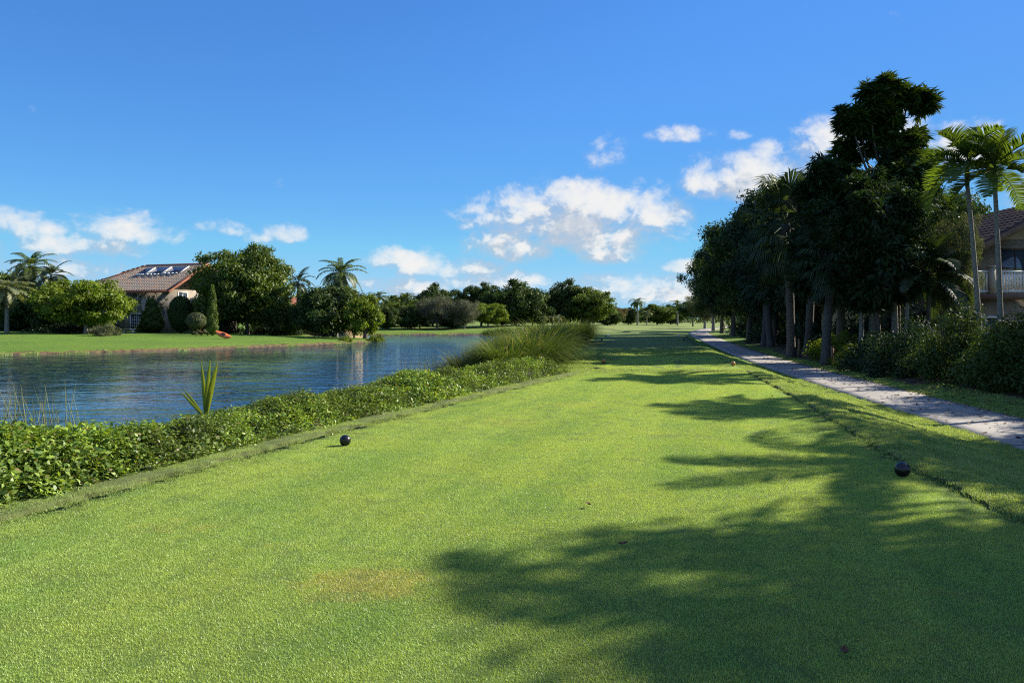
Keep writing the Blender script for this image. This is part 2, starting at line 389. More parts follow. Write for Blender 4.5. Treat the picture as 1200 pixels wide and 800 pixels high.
# ------------------------------------------------------------------ mesh helpers
class MB:
    """collects vertex / quad / triangle arrays into one mesh"""
    def __init__(s): s.V = []; s.Q = []; s.T = []; s.rq = []; s.rt = []; s.n = 0; s.ng = []
    def add(s, V, Q=None, T=None, rq=None, rt=None, N=None):
        V = np.asarray(V, float).reshape(-1, 3)
        if Q is not None and len(Q):
            Q = np.asarray(Q, np.int64).reshape(-1, 4) + s.n; s.Q.append(Q)
            s.rq.append(np.full(len(Q), .5) if rq is None else np.asarray(rq, float))
        if T is not None and len(T):
            T = np.asarray(T, np.int64).reshape(-1, 3) + s.n; s.T.append(T)
            s.rt.append(np.full(len(T), .5) if rt is None else np.asarray(rt, float))
        s.V.append(V); s.n += len(V)
        return s
    def arrays(s):
        V = np.concatenate(s.V) if s.V else np.zeros((0, 3))
        Q = np.concatenate(s.Q) if s.Q else np.zeros((0, 4), np.int64)
        T = np.concatenate(s.T) if s.T else np.zeros((0, 3), np.int64)
        r = np.concatenate(s.rq + s.rt) if (s.rq or s.rt) else np.zeros(0)
        return V, Q, T, r
    def box(s, c, size, rz=0.0):
        c = np.array(c, float); h = np.array(size, float) / 2
        P = np.array([[x, y, z] for z in (-1, 1) for y in (-1, 1) for x in (-1, 1)], float) * h
        if rz:
            ca, sa = math.cos(rz), math.sin(rz)
            P = np.stack([P[:, 0] * ca - P[:, 1] * sa, P[:, 0] * sa + P[:, 1] * ca, P[:, 2]], 1)
        return s.add(P + c, [[0, 2, 3, 1], [4, 5, 7, 6], [0, 1, 5, 4], [2, 6, 7, 3], [0, 4, 6, 2], [1, 3, 7, 5]])
    def tube(s, pts, rad, k=8, cap=True):
        P = np.asarray(pts, float); n = len(P); rad = np.broadcast_to(np.asarray(rad, float), (n,))
        d = np.gradient(P, axis=0); d /= np.linalg.norm(d, axis=1)[:, None] + 1e-9
        up = np.where(np.abs(d[:, 2:3]) > .95, np.array([[1., 0, 0]]), np.array([[0, 0, 1.]]))
        a = np.cross(d, up); a /= np.linalg.norm(a, axis=1)[:, None] + 1e-9
        b = np.cross(d, a)
        th = np.arange(k) / k * 2 * np.pi
        V = P[:, None] + rad[:, None, None] * (np.cos(th)[None, :, None] * a[:, None] + np.sin(th)[None, :, None] * b[:, None])
        i = np.arange(n - 1)[:, None] * k; j = np.arange(k)[None]
        Q = np.stack([i + j, i + (j + 1) % k, i + k + (j + 1) % k, i + k + j], -1).reshape(-1, 4)
        V = V.reshape(-1, 3); T = None
        if cap:
            V = np.concatenate([V, P[:1], P[-1:]]); m0 = n * k
            j = np.arange(k)
            T = np.concatenate([np.stack([np.full(k, m0), (j + 1) % k, j], 1), np.stack([np.full(k, m0 + 1), (n - 1) * k + j, (n - 1) * k + (j + 1) % k], 1)])
        return s.add(V, Q, T)
    def sphere(s, c, r, seg=20, ring=12, sq=(1, 1, 1)):
        th = np.linspace(0, np.pi, ring + 1); ph = np.arange(seg) / seg * 2 * np.pi
        V = np.stack([np.outer(np.sin(th), np.cos(ph)), np.outer(np.sin(th), np.sin(ph)), np.outer(np.cos(th), np.ones(seg))], -1) * r * np.array(sq)
        i = np.arange(ring)[:, None] * seg; j = np.arange(seg)[None]
        Q = np.stack([i + j, i + seg + j, i + seg + (j + 1) % seg, i + (j + 1) % seg], -1).reshape(-1, 4)
        return s.add(V.reshape(-1, 3) + np.array(c), Q)

def mesh(name, mb, material, smooth=False):
    V, Q, T, r = mb.arrays() if isinstance(mb, MB) else mb
    me = bpy.data.meshes.new(name)
    me.vertices.add(len(V)); me.vertices.foreach_set('co', V.astype(np.float32).ravel())
    nq, nt = len(Q), len(T)
    me.loops.add(nq * 4 + nt * 3)
    me.loops.foreach_set('vertex_index', np.concatenate([Q.ravel(), T.ravel()]).astype(np.int32))
    me.polygons.add(nq + nt)
    st = np.concatenate([np.arange(nq) * 4, nq * 4 + np.arange(nt) * 3]).astype(np.int32)
    me.polygons.foreach_set('loop_start', st)
    if smooth: me.polygons.foreach_set('use_smooth', np.ones(nq + nt, bool))
    if len(r) == nq + nt and nq + nt:
        a = me.attributes.new('rnd', 'FLOAT', 'FACE'); a.data.foreach_set('value', r.astype(np.float32))
    me.update(calc_edges=True); me.validate()
    if material: me.materials.append(material)
    return me

def tag(o, label=None, cat=None, group=None, kind=None):
    if label: o['label'] = label
    if cat: o['category'] = cat
    if group: o['group'] = group
    if kind: o['kind'] = kind
    return o
def obj(name, me, parent=None, loc=(0, 0, 0), rz=0.0, sc=(1, 1, 1)):
    o = bpy.data.objects.new(name, me); COL.objects.link(o)
    o.location = loc; o.rotation_euler = (0, 0, rz); o.scale = sc
    if parent: o.parent = parent
    return o
def empty(name, loc, rz=0.0, sc=(1, 1, 1), rx=0.0, ry=0.0):
    o = bpy.data.objects.new(name, None); COL.objects.link(o); o.empty_display_size = .3
    o.location = loc; o.rotation_euler = (rx, ry, rz); o.scale = sc
    return o

# scatter: prototypes and points live in ONE mesh object, geometry nodes set a copy of prototype k on each point
def scatter_group(np_):
    ng = bpy.data.node_groups.new('scatter_on_points', 'GeometryNodeTree')
    ng.interface.new_socket('Geometry', in_out='INPUT', socket_type='NodeSocketGeometry')
    ng.interface.new_socket('Geometry', in_out='OUTPUT', socket_type='NodeSocketGeometry')
    t = NT(ng); gi = t.new('NodeGroupInput'); go = t.new('NodeGroupOutput')
    ap = t.new('GeometryNodeInputNamedAttribute', data_type='INT'); ap.inputs[0].default_value = 'pid'
    ar = t.new('GeometryNodeInputNamedAttribute', data_type='FLOAT_VECTOR'); ar.inputs[0].default_value = 'rot'
    as_ = t.new('GeometryNodeInputNamedAttribute', data_type='FLOAT'); as_.inputs[0].default_value = 'scl'
    j = t.new('GeometryNodeJoinGeometry')
    def sepr(k):
        c = t.new('FunctionNodeCompare', data_type='INT', operation='EQUAL')
        t.l.new(ap.outputs[0], c.inputs[2]); c.inputs[3].default_value = k
        s = t.new('GeometryNodeSeparateGeometry', domain='POINT')
        t.l.new(gi.outputs[0], s.inputs[0]); t.l.new(c.outputs[0], s.inputs[1])
        return s.outputs[0]
    for k in range(np_):
        mp = t.new('GeometryNodeMeshToPoints'); t.l.new(sepr(100 + k), mp.inputs[0])
        ip = t.new('GeometryNodeInstanceOnPoints')
        t.l.new(mp.outputs[0], ip.inputs['Points']); t.l.new(sepr(k), ip.inputs['Instance'])
        t.l.new(ar.outputs[0], ip.inputs['Rotation']); t.l.new(as_.outputs[0], ip.inputs['Scale'])
        t.l.new(ip.outputs[0], j.inputs[0])
    t.l.new(sepr(50), j.inputs[0])
    t.l.new(j.outputs[0], go.inputs[0])
    return ng
SG = {}
def scatter(name, protos, pts, rots, scls, material, rng, extra=None):
    V = []; Q = []; T = []; r = []; pid = []; n = 0; rq = []; rt = []
    def put(a, k):
        nonlocal n
        v, q, t_, rr = a
        V.append(v); Q.append(q + n); T.append(t_ + n); n += len(v)
        rq.append(rr[:len(q)]); rt.append(rr[len(q):])
        pid.append(np.full(len(v), k))
    for k, p in enumerate(protos): put(p.arrays(), k)
    if extra is not None: put(extra.arrays(), 50)
    np0 = n
    V.append(np.asarray(pts)); m = len(pts)
    pid.append(100 + rng.integers(0, len(protos), m)); n += m
    me = mesh(name, (np.concatenate(V), np.concatenate(Q), np.concatenate(T), np.concatenate(rq + rt)), material)
    a = me.attributes.new('pid', 'INT', 'POINT'); a.data.foreach_set('value', np.concatenate(pid).astype(np.int32))
    rr = np.zeros((n, 3), np.float32); rr[np0:] = rots
    a = me.attributes.new('rot', 'FLOAT_VECTOR', 'POINT'); a.data.foreach_set('vector', rr.ravel())
    ss = np.ones(n, np.float32); ss[np0:] = scls
    a = me.attributes.new('scl', 'FLOAT', 'POINT'); a.data.foreach_set('value', ss)
    o = obj(name, me)
    md = o.modifiers.new('scatter', 'NODES')
    if len(protos) not in SG: SG[len(protos)] = scatter_group(len(protos))
    md.node_group = SG[len(protos)]
    return o

# ------------------------------------------------------------------ the lie of the land
def interp(x, pts):
    p = np.array(pts, float); return np.interp(x, p[:, 0], p[:, 1])
TL = [(-8, -8.3), (-2, -6.35), (5.46, -3.77), (9.67, -2.36), (15.9, 0.05), (17.6, .78), (20.1, 1.8), (22.9, 2.65), (25.6, 3.25), (28.4, 3.9), (31, 4.5), (40, 6), (60, 9)]
TR = [(-8, 3.0), (-2, 3.3), (3, 3.55), (5.4, 3.74), (7.6, 4.01), (9.9, 4.5), (13.5, 5.25), (18.1, 6.1), (24, 7.15), (28.5, 7.9), (31, 8.3), (40, 10), (60, 14)]
PATH = [(-14, 4.9), (-2, 6.6), (5, 7.9), (11, 8.75), (15, 9.25), (21, 10.0), (30, 11.3), (38, 12.6), (52, 15.2), (72, 18.6), (88, 22.0), (105, 27.5), (133, 37.0), (170, 50.0)]
def tl(y): return interp(y, TL)
def tr(y): return interp(y, TR)
def pc(y): return interp(y, PATH)
LAKE = np.array([(-18, -10), (-11.8, 2), (-8.9, 6), (-7.4, 10), (-5.2, 15.5), (-3.3, 21), (-2.0, 27), (-1.6, 33), (-1.9, 45), (-1.3, 60), (-.8, 80), (-.4, 98), (-3, 108.5),
                 (-8, 111.5), (-14, 111), (-20, 110.5), (-26, 108), (-28, 98), (-21, 88), (-15.6, 82.5), (-14.0, 79), (-16.6, 70), (-20, 65), (-25, 55.8), (-33.5, 48.8), (-50, 45), (-95, 42), (-95, -10)], float)
def lake_sd(x, y):
    """signed distance to the shoreline, negative on the water"""
    P = np.stack([x, y], -1); d = np.full(x.shape, 1e9); ins = np.zeros(x.shape, bool)
    for i in range(len(LAKE)):
        a = LAKE[i]; b = LAKE[(i + 1) % len(LAKE)]; e = b - a
        t = np.clip(((P - a) @ e) / (e @ e), 0, 1)
        d = np.minimum(d, np.linalg.norm(P - a - t[..., None] * e, axis=-1))
        c = ((a[1] > y) != (b[1] > y)) & (x < e[0] * (y - a[1]) / (e[1] if abs(e[1]) > 1e-9 else 1e-9) + a[0])
        ins ^= c
    return np.where(ins, -d, d)
def ss(a, b, x):
    t = np.clip((x - a) / (b - a), 0, 1); return t * t * (3 - 2 * t)
def wob(x, y, s): return np.sin(x * 1.3 / s + 1.7) * np.cos(y * .9 / s + .4) + .5 * np.sin(x * 2.9 / s + y * 2.1 / s)
WATER_Z = -0.9
def zt(x, y):
    x = np.asarray(x, float); y = np.asarray(y, float)
    sd = lake_sd(x, y)
    far = -.70 + .80 * (1 - np.exp(-np.maximum(sd - .35, 0) / 17.0)) + .05 * wob(x, y, 6) * ss(2, 10, sd)
    far = np.where(sd < .35, -.95 + .25 * ss(0, .35, sd), far)
    near = -.95 + .94 * ss(0, 4.2, sd)
    xm = np.interp(y, [-10, 5, 15, 100, 106], [-16, -13.5, -8, -8, -8])
    k = (x > xm) * (1 - ss(70, 106, y))
    z = near * k + far * (1 - k)
    # right of the tees the ground falls to the path and the planted strip
    p = pc(y); r = tr(y)
    drop = -.5 * (1 - ss(45, 95, y)) - .12 * ss(45, 95, y)
    a = np.minimum(r + .25, p - 1.5)
    zr = drop * ss(0, 1, (x - a) / np.maximum(p - 1.15 - a, .3)) + .12 * ss(1.2, 3.0, x - p) * (1 - ss(60, 100, y))
    z = np.where(x > a, zr * 1.0 - .01, z)
    z = z + .10 * wob(x, y, 22) * ss(66, 100, y) * ss(2, 15, sd)
    # swale between the forward tees
    z = z - .10 * np.exp(-((y - 31.5) / 1.6) ** 2) * (x > tl(y) - 1) * (x < r + 2)
    z = np.where(sd < 0, -.95 - np.minimum(.7, .3 * -sd), z)
    return z
def zp(x, y): return float(zt(np.array([x]), np.array([y]))[0])
def PX(px, Y): return (px - 600.0) / F * Y              # world x of a photo column at depth Y
def HZ(py, Y): return EYE + (HOR - py) / F * Y          # world z of a photo row at depth Y

def geo(a, b, n): return a * (b / a) ** (np.arange(1, n + 1) / n)
xs = np.concatenate([-geo(95, 2200, 12)[::-1], np.arange(-95, -20, 1.6), np.arange(-20, 26, .4), np.arange(26, 60, 1.2), geo(60, 2200, 14)])
ys = np.concatenate([-geo(12, 400, 8)[::-1], np.arange(-12, -4, 1), np.arange(-4, 44, .4), np.arange(44, 132, .9), geo(132, 4200, 18)])
gx, gy = np.meshgrid(xs, ys)
gz = zt(gx, gy)
ny, nx = gx.shape
i = np.arange(ny - 1)[:, None] * nx; j = np.arange(nx - 1)[None]
GQ = np.stack([i + j, i + j + 1, i + nx + j + 1, i + nx + j], -1).reshape(-1, 4)
gm = MB().add(np.stack([gx, gy, gz], -1).reshape(-1, 3), GQ)
me = mesh('ground', gm, M['ground'], True)
x_, y_ = gx.ravel(), gy.ravel()
pp = pc(y_)
mul = ss(pp + 1.5, pp + 2.1, x_) * ss(10, 14, y_) * (1 - ss(56, 70, y_)) * (1 - ss(30, 36, x_))
mul *= np.clip(.75 + .5 * wob(x_, y_, 3), 0, 1)
fr_ = ss(58, 80, y_) * ss(-3, 3, x_) * (1 - ss(16, 24, x_ - (y_ - 70) * .3)) + ss(112, 130, y_) * (1 - ss(58, 80, y_) * ss(-3, 3, x_) * (1 - ss(16, 24, x_ - (y_ - 70) * .3))) * .6 * ss(-40, -10, x_)
for nme, val in (('mulch', mul), ('fair', np.clip(fr_, 0, 1))):
    a = me.attributes.new(nme, 'FLOAT', 'POINT'); a.data.foreach_set('value', val.astype(np.float32))
tag(obj('ground', me), kind='structure')

# lake water
wm = MB(); wx = np.linspace(-96, 2, 40); wy = np.linspace(-11, 113, 50); a_, b_ = np.meshgrid(wx, wy)
i = np.arange(49)[:, None] * 40; j = np.arange(39)[None]
wm.add(np.stack([a_, b_, np.full_like(a_, WATER_Z)], -1).reshape(-1, 3), np.stack([i + j, i + j + 1, i + 41, i + 40], -1).reshape(-1, 4) if False else np.stack([i + j, i + j + 1, i + 40 + j + 1, i + 40 + j], -1).reshape(-1, 4))
tag(obj('lake_water', mesh('lake_water', wm, M['water'], True)), kind='structure')

# weeds along the far bank
# cart path: a slab that follows the ground, with a real edge
def strip(name, ysamp, left, right, zf, thick, nacross=6):
    ysamp = np.asarray(ysamp); n = len(ysamp); u = np.linspace(0, 1, nacross)
    X = left(ysamp)[:, None] * (1 - u) + right(ysamp)[:, None] * u; Y = np.repeat(ysamp[:, None], nacross, 1)
    Z = zf(X, Y)
    top = np.stack([X, Y, Z], -1)
    X2 = np.concatenate([X[:, :1], X, X[:, -1:]], 1); Y2 = np.concatenate([Y[:, :1], Y, Y[:, -1:]], 1); Z2 = np.concatenate([Z[:, :1] - thick, Z, Z[:, -1:] - thick], 1)
    k = nacross + 2
    i = np.arange(n - 1)[:, None] * k; j = np.arange(k - 1)[None]
    mb = MB().add(np.stack([X2, Y2, Z2], -1).reshape(-1, 3), np.stack([i + j, i + j + 1, i + k + j + 1, i + k + j], -1).reshape(-1, 4))
    return mb, X2, Y2, u
yy = np.concatenate([np.arange(-12, 60, .35), np.arange(60, 172, 1.0)])
def pcs(y):                                                 # smoothed centre line
    return sum(pc(y + d) for d in (-3, -2, -1, 0, 1, 2, 3)) / 7
PW = 1.02
pm, X2, Y2, u = strip('cart_path', yy, lambda y: pcs(y) - PW - .12 * ss(40, 90, y), lambda y: pcs(y) + PW + .12 * ss(40, 90, y), lambda X, Y: zt(pcs(Y), Y) + .012, .12)
me = mesh('cart_path', pm, M['path'], False)
dl = np.concatenate([[0], np.cumsum(np.hypot(np.diff(pcs(yy)), np.diff(yy)))])
a = me.attributes.new('along', 'FLOAT', 'POINT'); a.data.foreach_set('value', np.repeat(dl, 8).astype(np.float32))
a = me.attributes.new('across', 'FLOAT', 'POINT'); a.data.foreach_set('value', np.tile([-1, -1, -.6, -.2, .2, .6, 1, 1], len(yy)).astype(np.float32))
tag(obj('cart_path', me), kind='structure')

# mown teeing grounds (thin raised sheets)
def tee(y0, y1, L, Rr, z):
    yv = np.linspace(y0, y1, max(8, int((y1 - y0) / .4)))
    def rnd(y):
        e = np.minimum(np.minimum(y - y0, y1 - y), .8); return .35 * (1 - np.sqrt(np.clip(1 - (1 - e / .8) ** 2, 0, 1)))
    mb, *_ = strip('tee', yv, lambda y: L(y) + rnd(y), lambda y: Rr(y) - rnd(y), lambda X, Y: np.zeros_like(X) + z, .12, 12)
    return mb
tag(obj('teeing_ground', mesh('teeing_ground', tee(-6, 20.6, tl, tr, 0.0), M['tee'])), kind='structure')
cb, *_ = strip('collar', np.arange(-4, 20.9, .3), lambda y: tl(y) - .31, lambda y: tl(y) - .01 + .012 * np.sin(y * 7) + .01 * np.sin(y * 17), lambda X, Y: np.zeros_like(X) + .040 + .006 * np.sin(Y * 3), .10, 5)
tag(obj('tee_collar', mesh('tee_collar', cb, M['collar'])), kind='structure')
sb, *_ = strip('shoulder', np.arange(-4, 20.9, .25), lambda y: tr(y) + .0 + .02 * np.sin(y * 5) + .012 * np.sin(y * 13), lambda y: tr(y) + .34, lambda X, Y: np.zeros_like(X) + .028 + .008 * np.sin(Y * 4) + .006 * np.sin(Y * 9.7) - .04 * ss(.1, .36, X - tr(Y)), .12, 5)
tag(obj('tee_shoulder', mesh('tee_shoulder', sb, M['collar'])), kind='structure')
tag(obj('teeing_ground', mesh('teeing_ground', tee(21.5, 28.8, tl, tr, 0.012), M['tee'])), kind='structure')
C_L = lambda y: interp(y, [(36, 3.4), (44, 4.3), (64, 8.2)]); C_R = lambda y: interp(y, [(36, 9.3), (64, 15.0)])
tag(obj('teeing_ground', mesh('teeing_ground', tee(36, 64, C_L, C_R, 0.015), M['tee'])), kind='structure')

# ------------------------------------------------------------------ turf: real blades
def tufts(rng, n, rad, h0, h1, wd, lean, two=False):
    a = rng.uniform(0, 2 * np.pi, n); r = rad * np.sqrt(rng.uniform(0, 1, n))
    B = np.stack([r * np.cos(a), r * np.sin(a), np.zeros(n) - .002], 1)
    b = rng.uniform(0, 2 * np.pi, n); D = np.stack([np.cos(b), np.sin(b), np.zeros(n)], 1); S = np.stack([-np.sin(b), np.cos(b), np.zeros(n)], 1)
    h = rng.uniform(h0, h1, n)[:, None]; w_ = wd * rng.uniform(.7, 1.3, n)[:, None]; ln = rng.uniform(.1, lean, n)[:, None]
    Zv = np.array([[0, 0, 1.]])
    mb = MB(); rr = rng.uniform(0, 1, n)
    tip = B + D * h * ln + Zv * h * np.sqrt(np.clip(1 - .4 * ln ** 2, .15, 1))
    if two:
        mid = B + D * h * ln * .3 + Zv * h * .55
        V = np.stack([B - S * w_ / 2, B + S * w_ / 2, mid + S * w_ * .4, mid - S * w_ * .4, tip], 1).reshape(-1, 3)
        k = np.arange(n)[:, None] * 5
        mb.add(V, k + np.array([[0, 1, 2, 3]]), k + np.array([[3, 2, 4]]), rr, rr)
    else:
        V = np.stack([B - S * w_ / 2, B + S * w_ / 2, tip], 1).reshape(-1, 3)
        mb.add(V, None, np.arange(n)[:, None] * 3 + np.array([[0, 1, 2]]), None, rr)
    return mb
rng = np.random.default_rng(11)
def rots(n, tilt=0.0):
    r = np.zeros((n, 3)); r[:, 2] = rng.uniform(0, 6.283, n); r[:, 0] = rng.normal(0, tilt, n) if tilt else 0; r[:, 1] = rng.normal(0, tilt, n) if tilt else 0
    return r
def region(y0, y1, xl, xr, dens):
    """random points between two curves"""
    ww = max(float(np.max(xr(np.linspace(y0, y1, 30)) - xl(np.linspace(y0, y1, 30)))), .05)
    lo = float(np.min(xl(np.linspace(y0, y1, 30)))); hi = float(np.max(xr(np.linspace(y0, y1, 30))))
    n = int((hi - lo) * (y1 - y0) * dens)
    x = rng.uniform(lo, hi, n); y = rng.uniform(y0, y1, n)
    k = (x > xl(y)) & (x < xr(y))
    return x[k], y[k]
def in_view(x, y, m=.12): return (np.abs(x) < (600 / F + m) * y + 3.2)

TILE = [tufts(rng, 950, .16, .007, .015, .0030, 1.1) for _ in range(4)]
px_, py_ = [], []
for (y0, y1, st) in ((1.0, 9, .15), (9, 20.5, .18)):
    x, y = np.meshgrid(np.arange(-7, 9, st), np.arange(y0, y1, st)); x = x.ravel() + rng.uniform(-.45, .45, x.size) * st; y = y.ravel() + rng.uniform(-.45, .45, y.size) * st
    k = in_view(x, y) & (x > tl(y) + .1) & (x < tr(y) - .1) & (y < 20.5); px_.append(x[k]); py_.append(y[k])
x = np.concatenate(px_); y = np.concatenate(py_)
o = scatter('tee_grass', TILE, np.stack([x, y, np.zeros_like(x)], 1), rots(len(x)), np.ones(len(x)), M['blade'], rng)
tag(o, 'close mown bright green turf covering the teeing ground', 'grass', kind='stuff')
x, y = region(21.6, 28.7, lambda y: tl(y) + .1, lambda y: tr(y) - .1, 14)
o = scatter('tee_grass', TILE, np.stack([x, y, np.zeros_like(x) + .012], 1), rots(len(x)), np.full(len(x), 1.2), M['blade'], rng)
tag(o, 'close mown turf on the small shaded tee with orange markers', 'grass', kind='stuff')

RT = [tufts(rng, 75, .07, .018, .044, .0042, 1.0, True) for _ in range(4)]
def rough(name, areas, label, scl=1.0, zadd=-.005):
    X, Y = [], []
    for (y0, y1, xl, xr, dn) in areas:
        x, y = region(y0, y1, xl, xr, dn); k = in_view(x, y); X.append(x[k]); Y.append(y[k])
    x = np.concatenate(X); y = np.concatenate(Y)
    s = rng.uniform(.75, 1.2, len(x)) * scl
    o = scatter(name, RT, np.stack([x, y, zt(x, y) + zadd], 1), rots(len(x), .12), s, M['rough'], rng)
    tag(o, label, 'grass', kind='stuff')
def edge_w(y): return .10 * np.sin(y * 2.1) * .3
px_, py_ = [], []
for (y0, y1, st) in ((.5, 11, .13), (11, 20.9, .17)):
    x, y = np.meshgrid(np.arange(-8, 3, st), np.arange(y0, y1, st)); x = x.ravel() + rng.uniform(-.45, .45, x.size) * st; y = y.ravel() + rng.uniform(-.45, .45, y.size) * st
    k = (x > tl(y) - .33) & (x < tl(y) - .08); px_.append(x[k]); py_.append(y[k])
x = np.concatenate(px_); y = np.concatenate(py_)
o = scatter('collar_grass', TILE, np.stack([x, y, np.zeros_like(x) + .040], 1), rots(len(x)), np.full(len(x), 1.0), M['rough'], rng)
tag(o, 'narrow raised collar of short grass between the tee and the leafy bank', 'grass', kind='stuff')
rough('rough_grass', [(.5, 20.8, lambda y: tl(y) - .05, lambda y: tl(y) + .02, 420)], 'short grass hanging over the step of the raised collar', .75, .0)
rough('rough_grass', [(.8, 9, lambda y: tr(y) - .05 + .05 * np.sin(y * 4), lambda y: pcs(y) - PW + .05 + .03 * np.sin(y * 3), 300), (9, 16, lambda y: tr(y) - .05 + .05 * np.sin(y * 4), lambda y: pcs(y) - PW + .06 + .03 * np.sin(y * 3), 200), (16, 34, lambda y: tr(y), lambda y: pcs(y) - PW + .06, 70)],
      'longer grass on the slope between tee edge and cart path')
rough('rough_grass', [(6, 22, lambda y: pcs(y) + PW - .06 + .03 * np.sin(y * 3), lambda y: pcs(y) + 2.5, 90), (22, 46, lambda y: pcs(y) + PW + .02, lambda y: pcs(y) + 1.75, 40)],
      'shaded grass verge between cart path and planted strip', 1.2)
# lip of taller grass where the tee meets the slope
rough('rough_grass', [(.8, 12, lambda y: tr(y) + .02 + .02 * np.sin(y * 5), lambda y: tr(y) + .40, 420), (12, 20.5, lambda y: tr(y) - .0, lambda y: tr(y) + .4, 200)],
      'raised lip of thick grass along the far side of the tee', .9, .03)
rough('rough_grass', [(20.4, 21.7, lambda y: tl(y) - .8, lambda y: tr(y) + .3, 130), (21, 36, lambda y: tl(y) - 1.6, lambda y: tl(y) + .02, 70), (28.6, 36, lambda y: tl(y), lambda y: tr(y) + .4, 50)],
      'longer grass around the small orange marked tee', 1.2)

# ------------------------------------------------------------------ leafy bank (ground cover)
def leaf_quads(mb, P, A, N, l, w_, droop, rr, fold=.0):
    S = np.cross(A, N); S /= np.linalg.norm(S, axis=1)[:, None] + 1e-9
    l = l[:, None]; w_ = w_[:, None]
    m = P + A * l * .42 - N * l * droop * .15
    V = np.stack([P, m + S * w_ / 2 + N * w_ * fold, P + A * l - N * l * droop, m - S * w_ / 2 + N * w_ * fold], 1).reshape(-1, 3)
    mb.add(V, np.arange(len(P))[:, None] * 4 + np.array([[0, 1, 2, 3]]), None, rr)
def unit(v): return v / (np.linalg.norm(v, axis=-1, keepdims=True) + 1e-9)
def sprig(rng, n=11, hgt=.17, ll=.050):
    mb = MB()
    t = np.sort(rng.uniform(.15, 1, n)); a = np.arange(n) * 2.4 + rng.uniform(0, .8, n)
    P = np.stack([.02 * np.cos(a), .02 * np.sin(a), t * hgt], 1)
    A = unit(np.stack([np.cos(a), np.sin(a), rng.uniform(.0, .8, n)], 1))
    N = unit(np.cross(A, np.stack([-np.sin(a), np.cos(a), np.zeros(n)], 1))); N = np.where(N[:, 2:3] < 0, -N, N); N = unit(N + rng.normal(0, .35, (n, 3)))
    l = ll * rng.uniform(.7, 1.2, n)
    leaf_quads(mb, P, A, N, l, l * .5, .18, rng.uniform(0, 1, n), .12)
    mb.tube([(0, 0, -.05), (.004, .003, hgt * .5), (0, 0, hgt)], [.004, .003, .002], 4, False)
    mb.rq[-1][:] = .1
    return mb
SP = [sprig(rng, int(rng.integers(9, 14))) for _ in range(6)]
def cov_h(x, y):
    """height of the leafy canopy above the ground"""
    sd = lake_sd(x, y); d = tl(y) - .26 - x
    h = .52 * ss(-.10, .75, d) ** .8 * ss(-.2, .9, sd)
    h = h * (.78 + .16 * wob(x, y, .9) + .12 * wob(x + 3, y + 1, .35))
    return h
cy0, cy1 = .5, 20.2
cL = lambda y: np.interp(y, LAKE[:12, 1], LAKE[:12, 0]) - .2
cR = lambda y: tl(y) - .28
gxx, gyy = np.meshgrid(np.linspace(0, 1, 30), np.linspace(cy0, cy1 - .4, 90))
mx = cL(gyy) * (1 - gxx) + cR(gyy) * gxx
mz = zt(mx, gyy) + np.maximum(cov_h(mx, gyy) - .20, -.02) 
i = np.arange(89)[:, None] * 30; j = np.arange(29)[None]
base = MB().add(np.stack([mx, gyy, mz], -1).reshape(-1, 3), np.stack([i + j, i + j + 1, i + 30 + j + 1, i + 30 + j], -1).reshape(-1, 4), rq=np.full(89 * 29, .2))
X, Y = [], []
for (y0, y1, dn) in ((.5, 9, 1100), (9, 15, 600), (15, cy1, 300)):
    x, y = region(y0, y1, cL, cR, dn); k = in_view(x, y, .2); X.append(x[k]); Y.append(y[k])
x = np.concatenate(X); y = np.concatenate(Y)
h = cov_h(x, y); k = (h > .02) & (wob(x * 3.1 + 2, y * 2.7, .8) > -1.05); x, y, h = x[k], y[k], h[k]
z = zt(x, y) + np.maximum(h - .17, -.05) + rng.normal(0, .03, len(x))
s = rng.uniform(.6, 1.15, len(x)) * np.where(y > 12, 1.15, 1.0) * (1 + .16 * wob(x, y, 1.7))
o = scatter('ground_cover', SP, np.stack([x, y, z], 1), rots(len(x), .38), s, M['cover'], rng, None)
tag(o, 'dense glossy leafy ground cover on the bank beside the tee', 'ground cover', kind='stuff')
tag(obj('bank_underlay', mesh('bank_underlay', base, M['cover_underlay'])), kind='structure')  # dark mass laid under the leaves to close the gaps

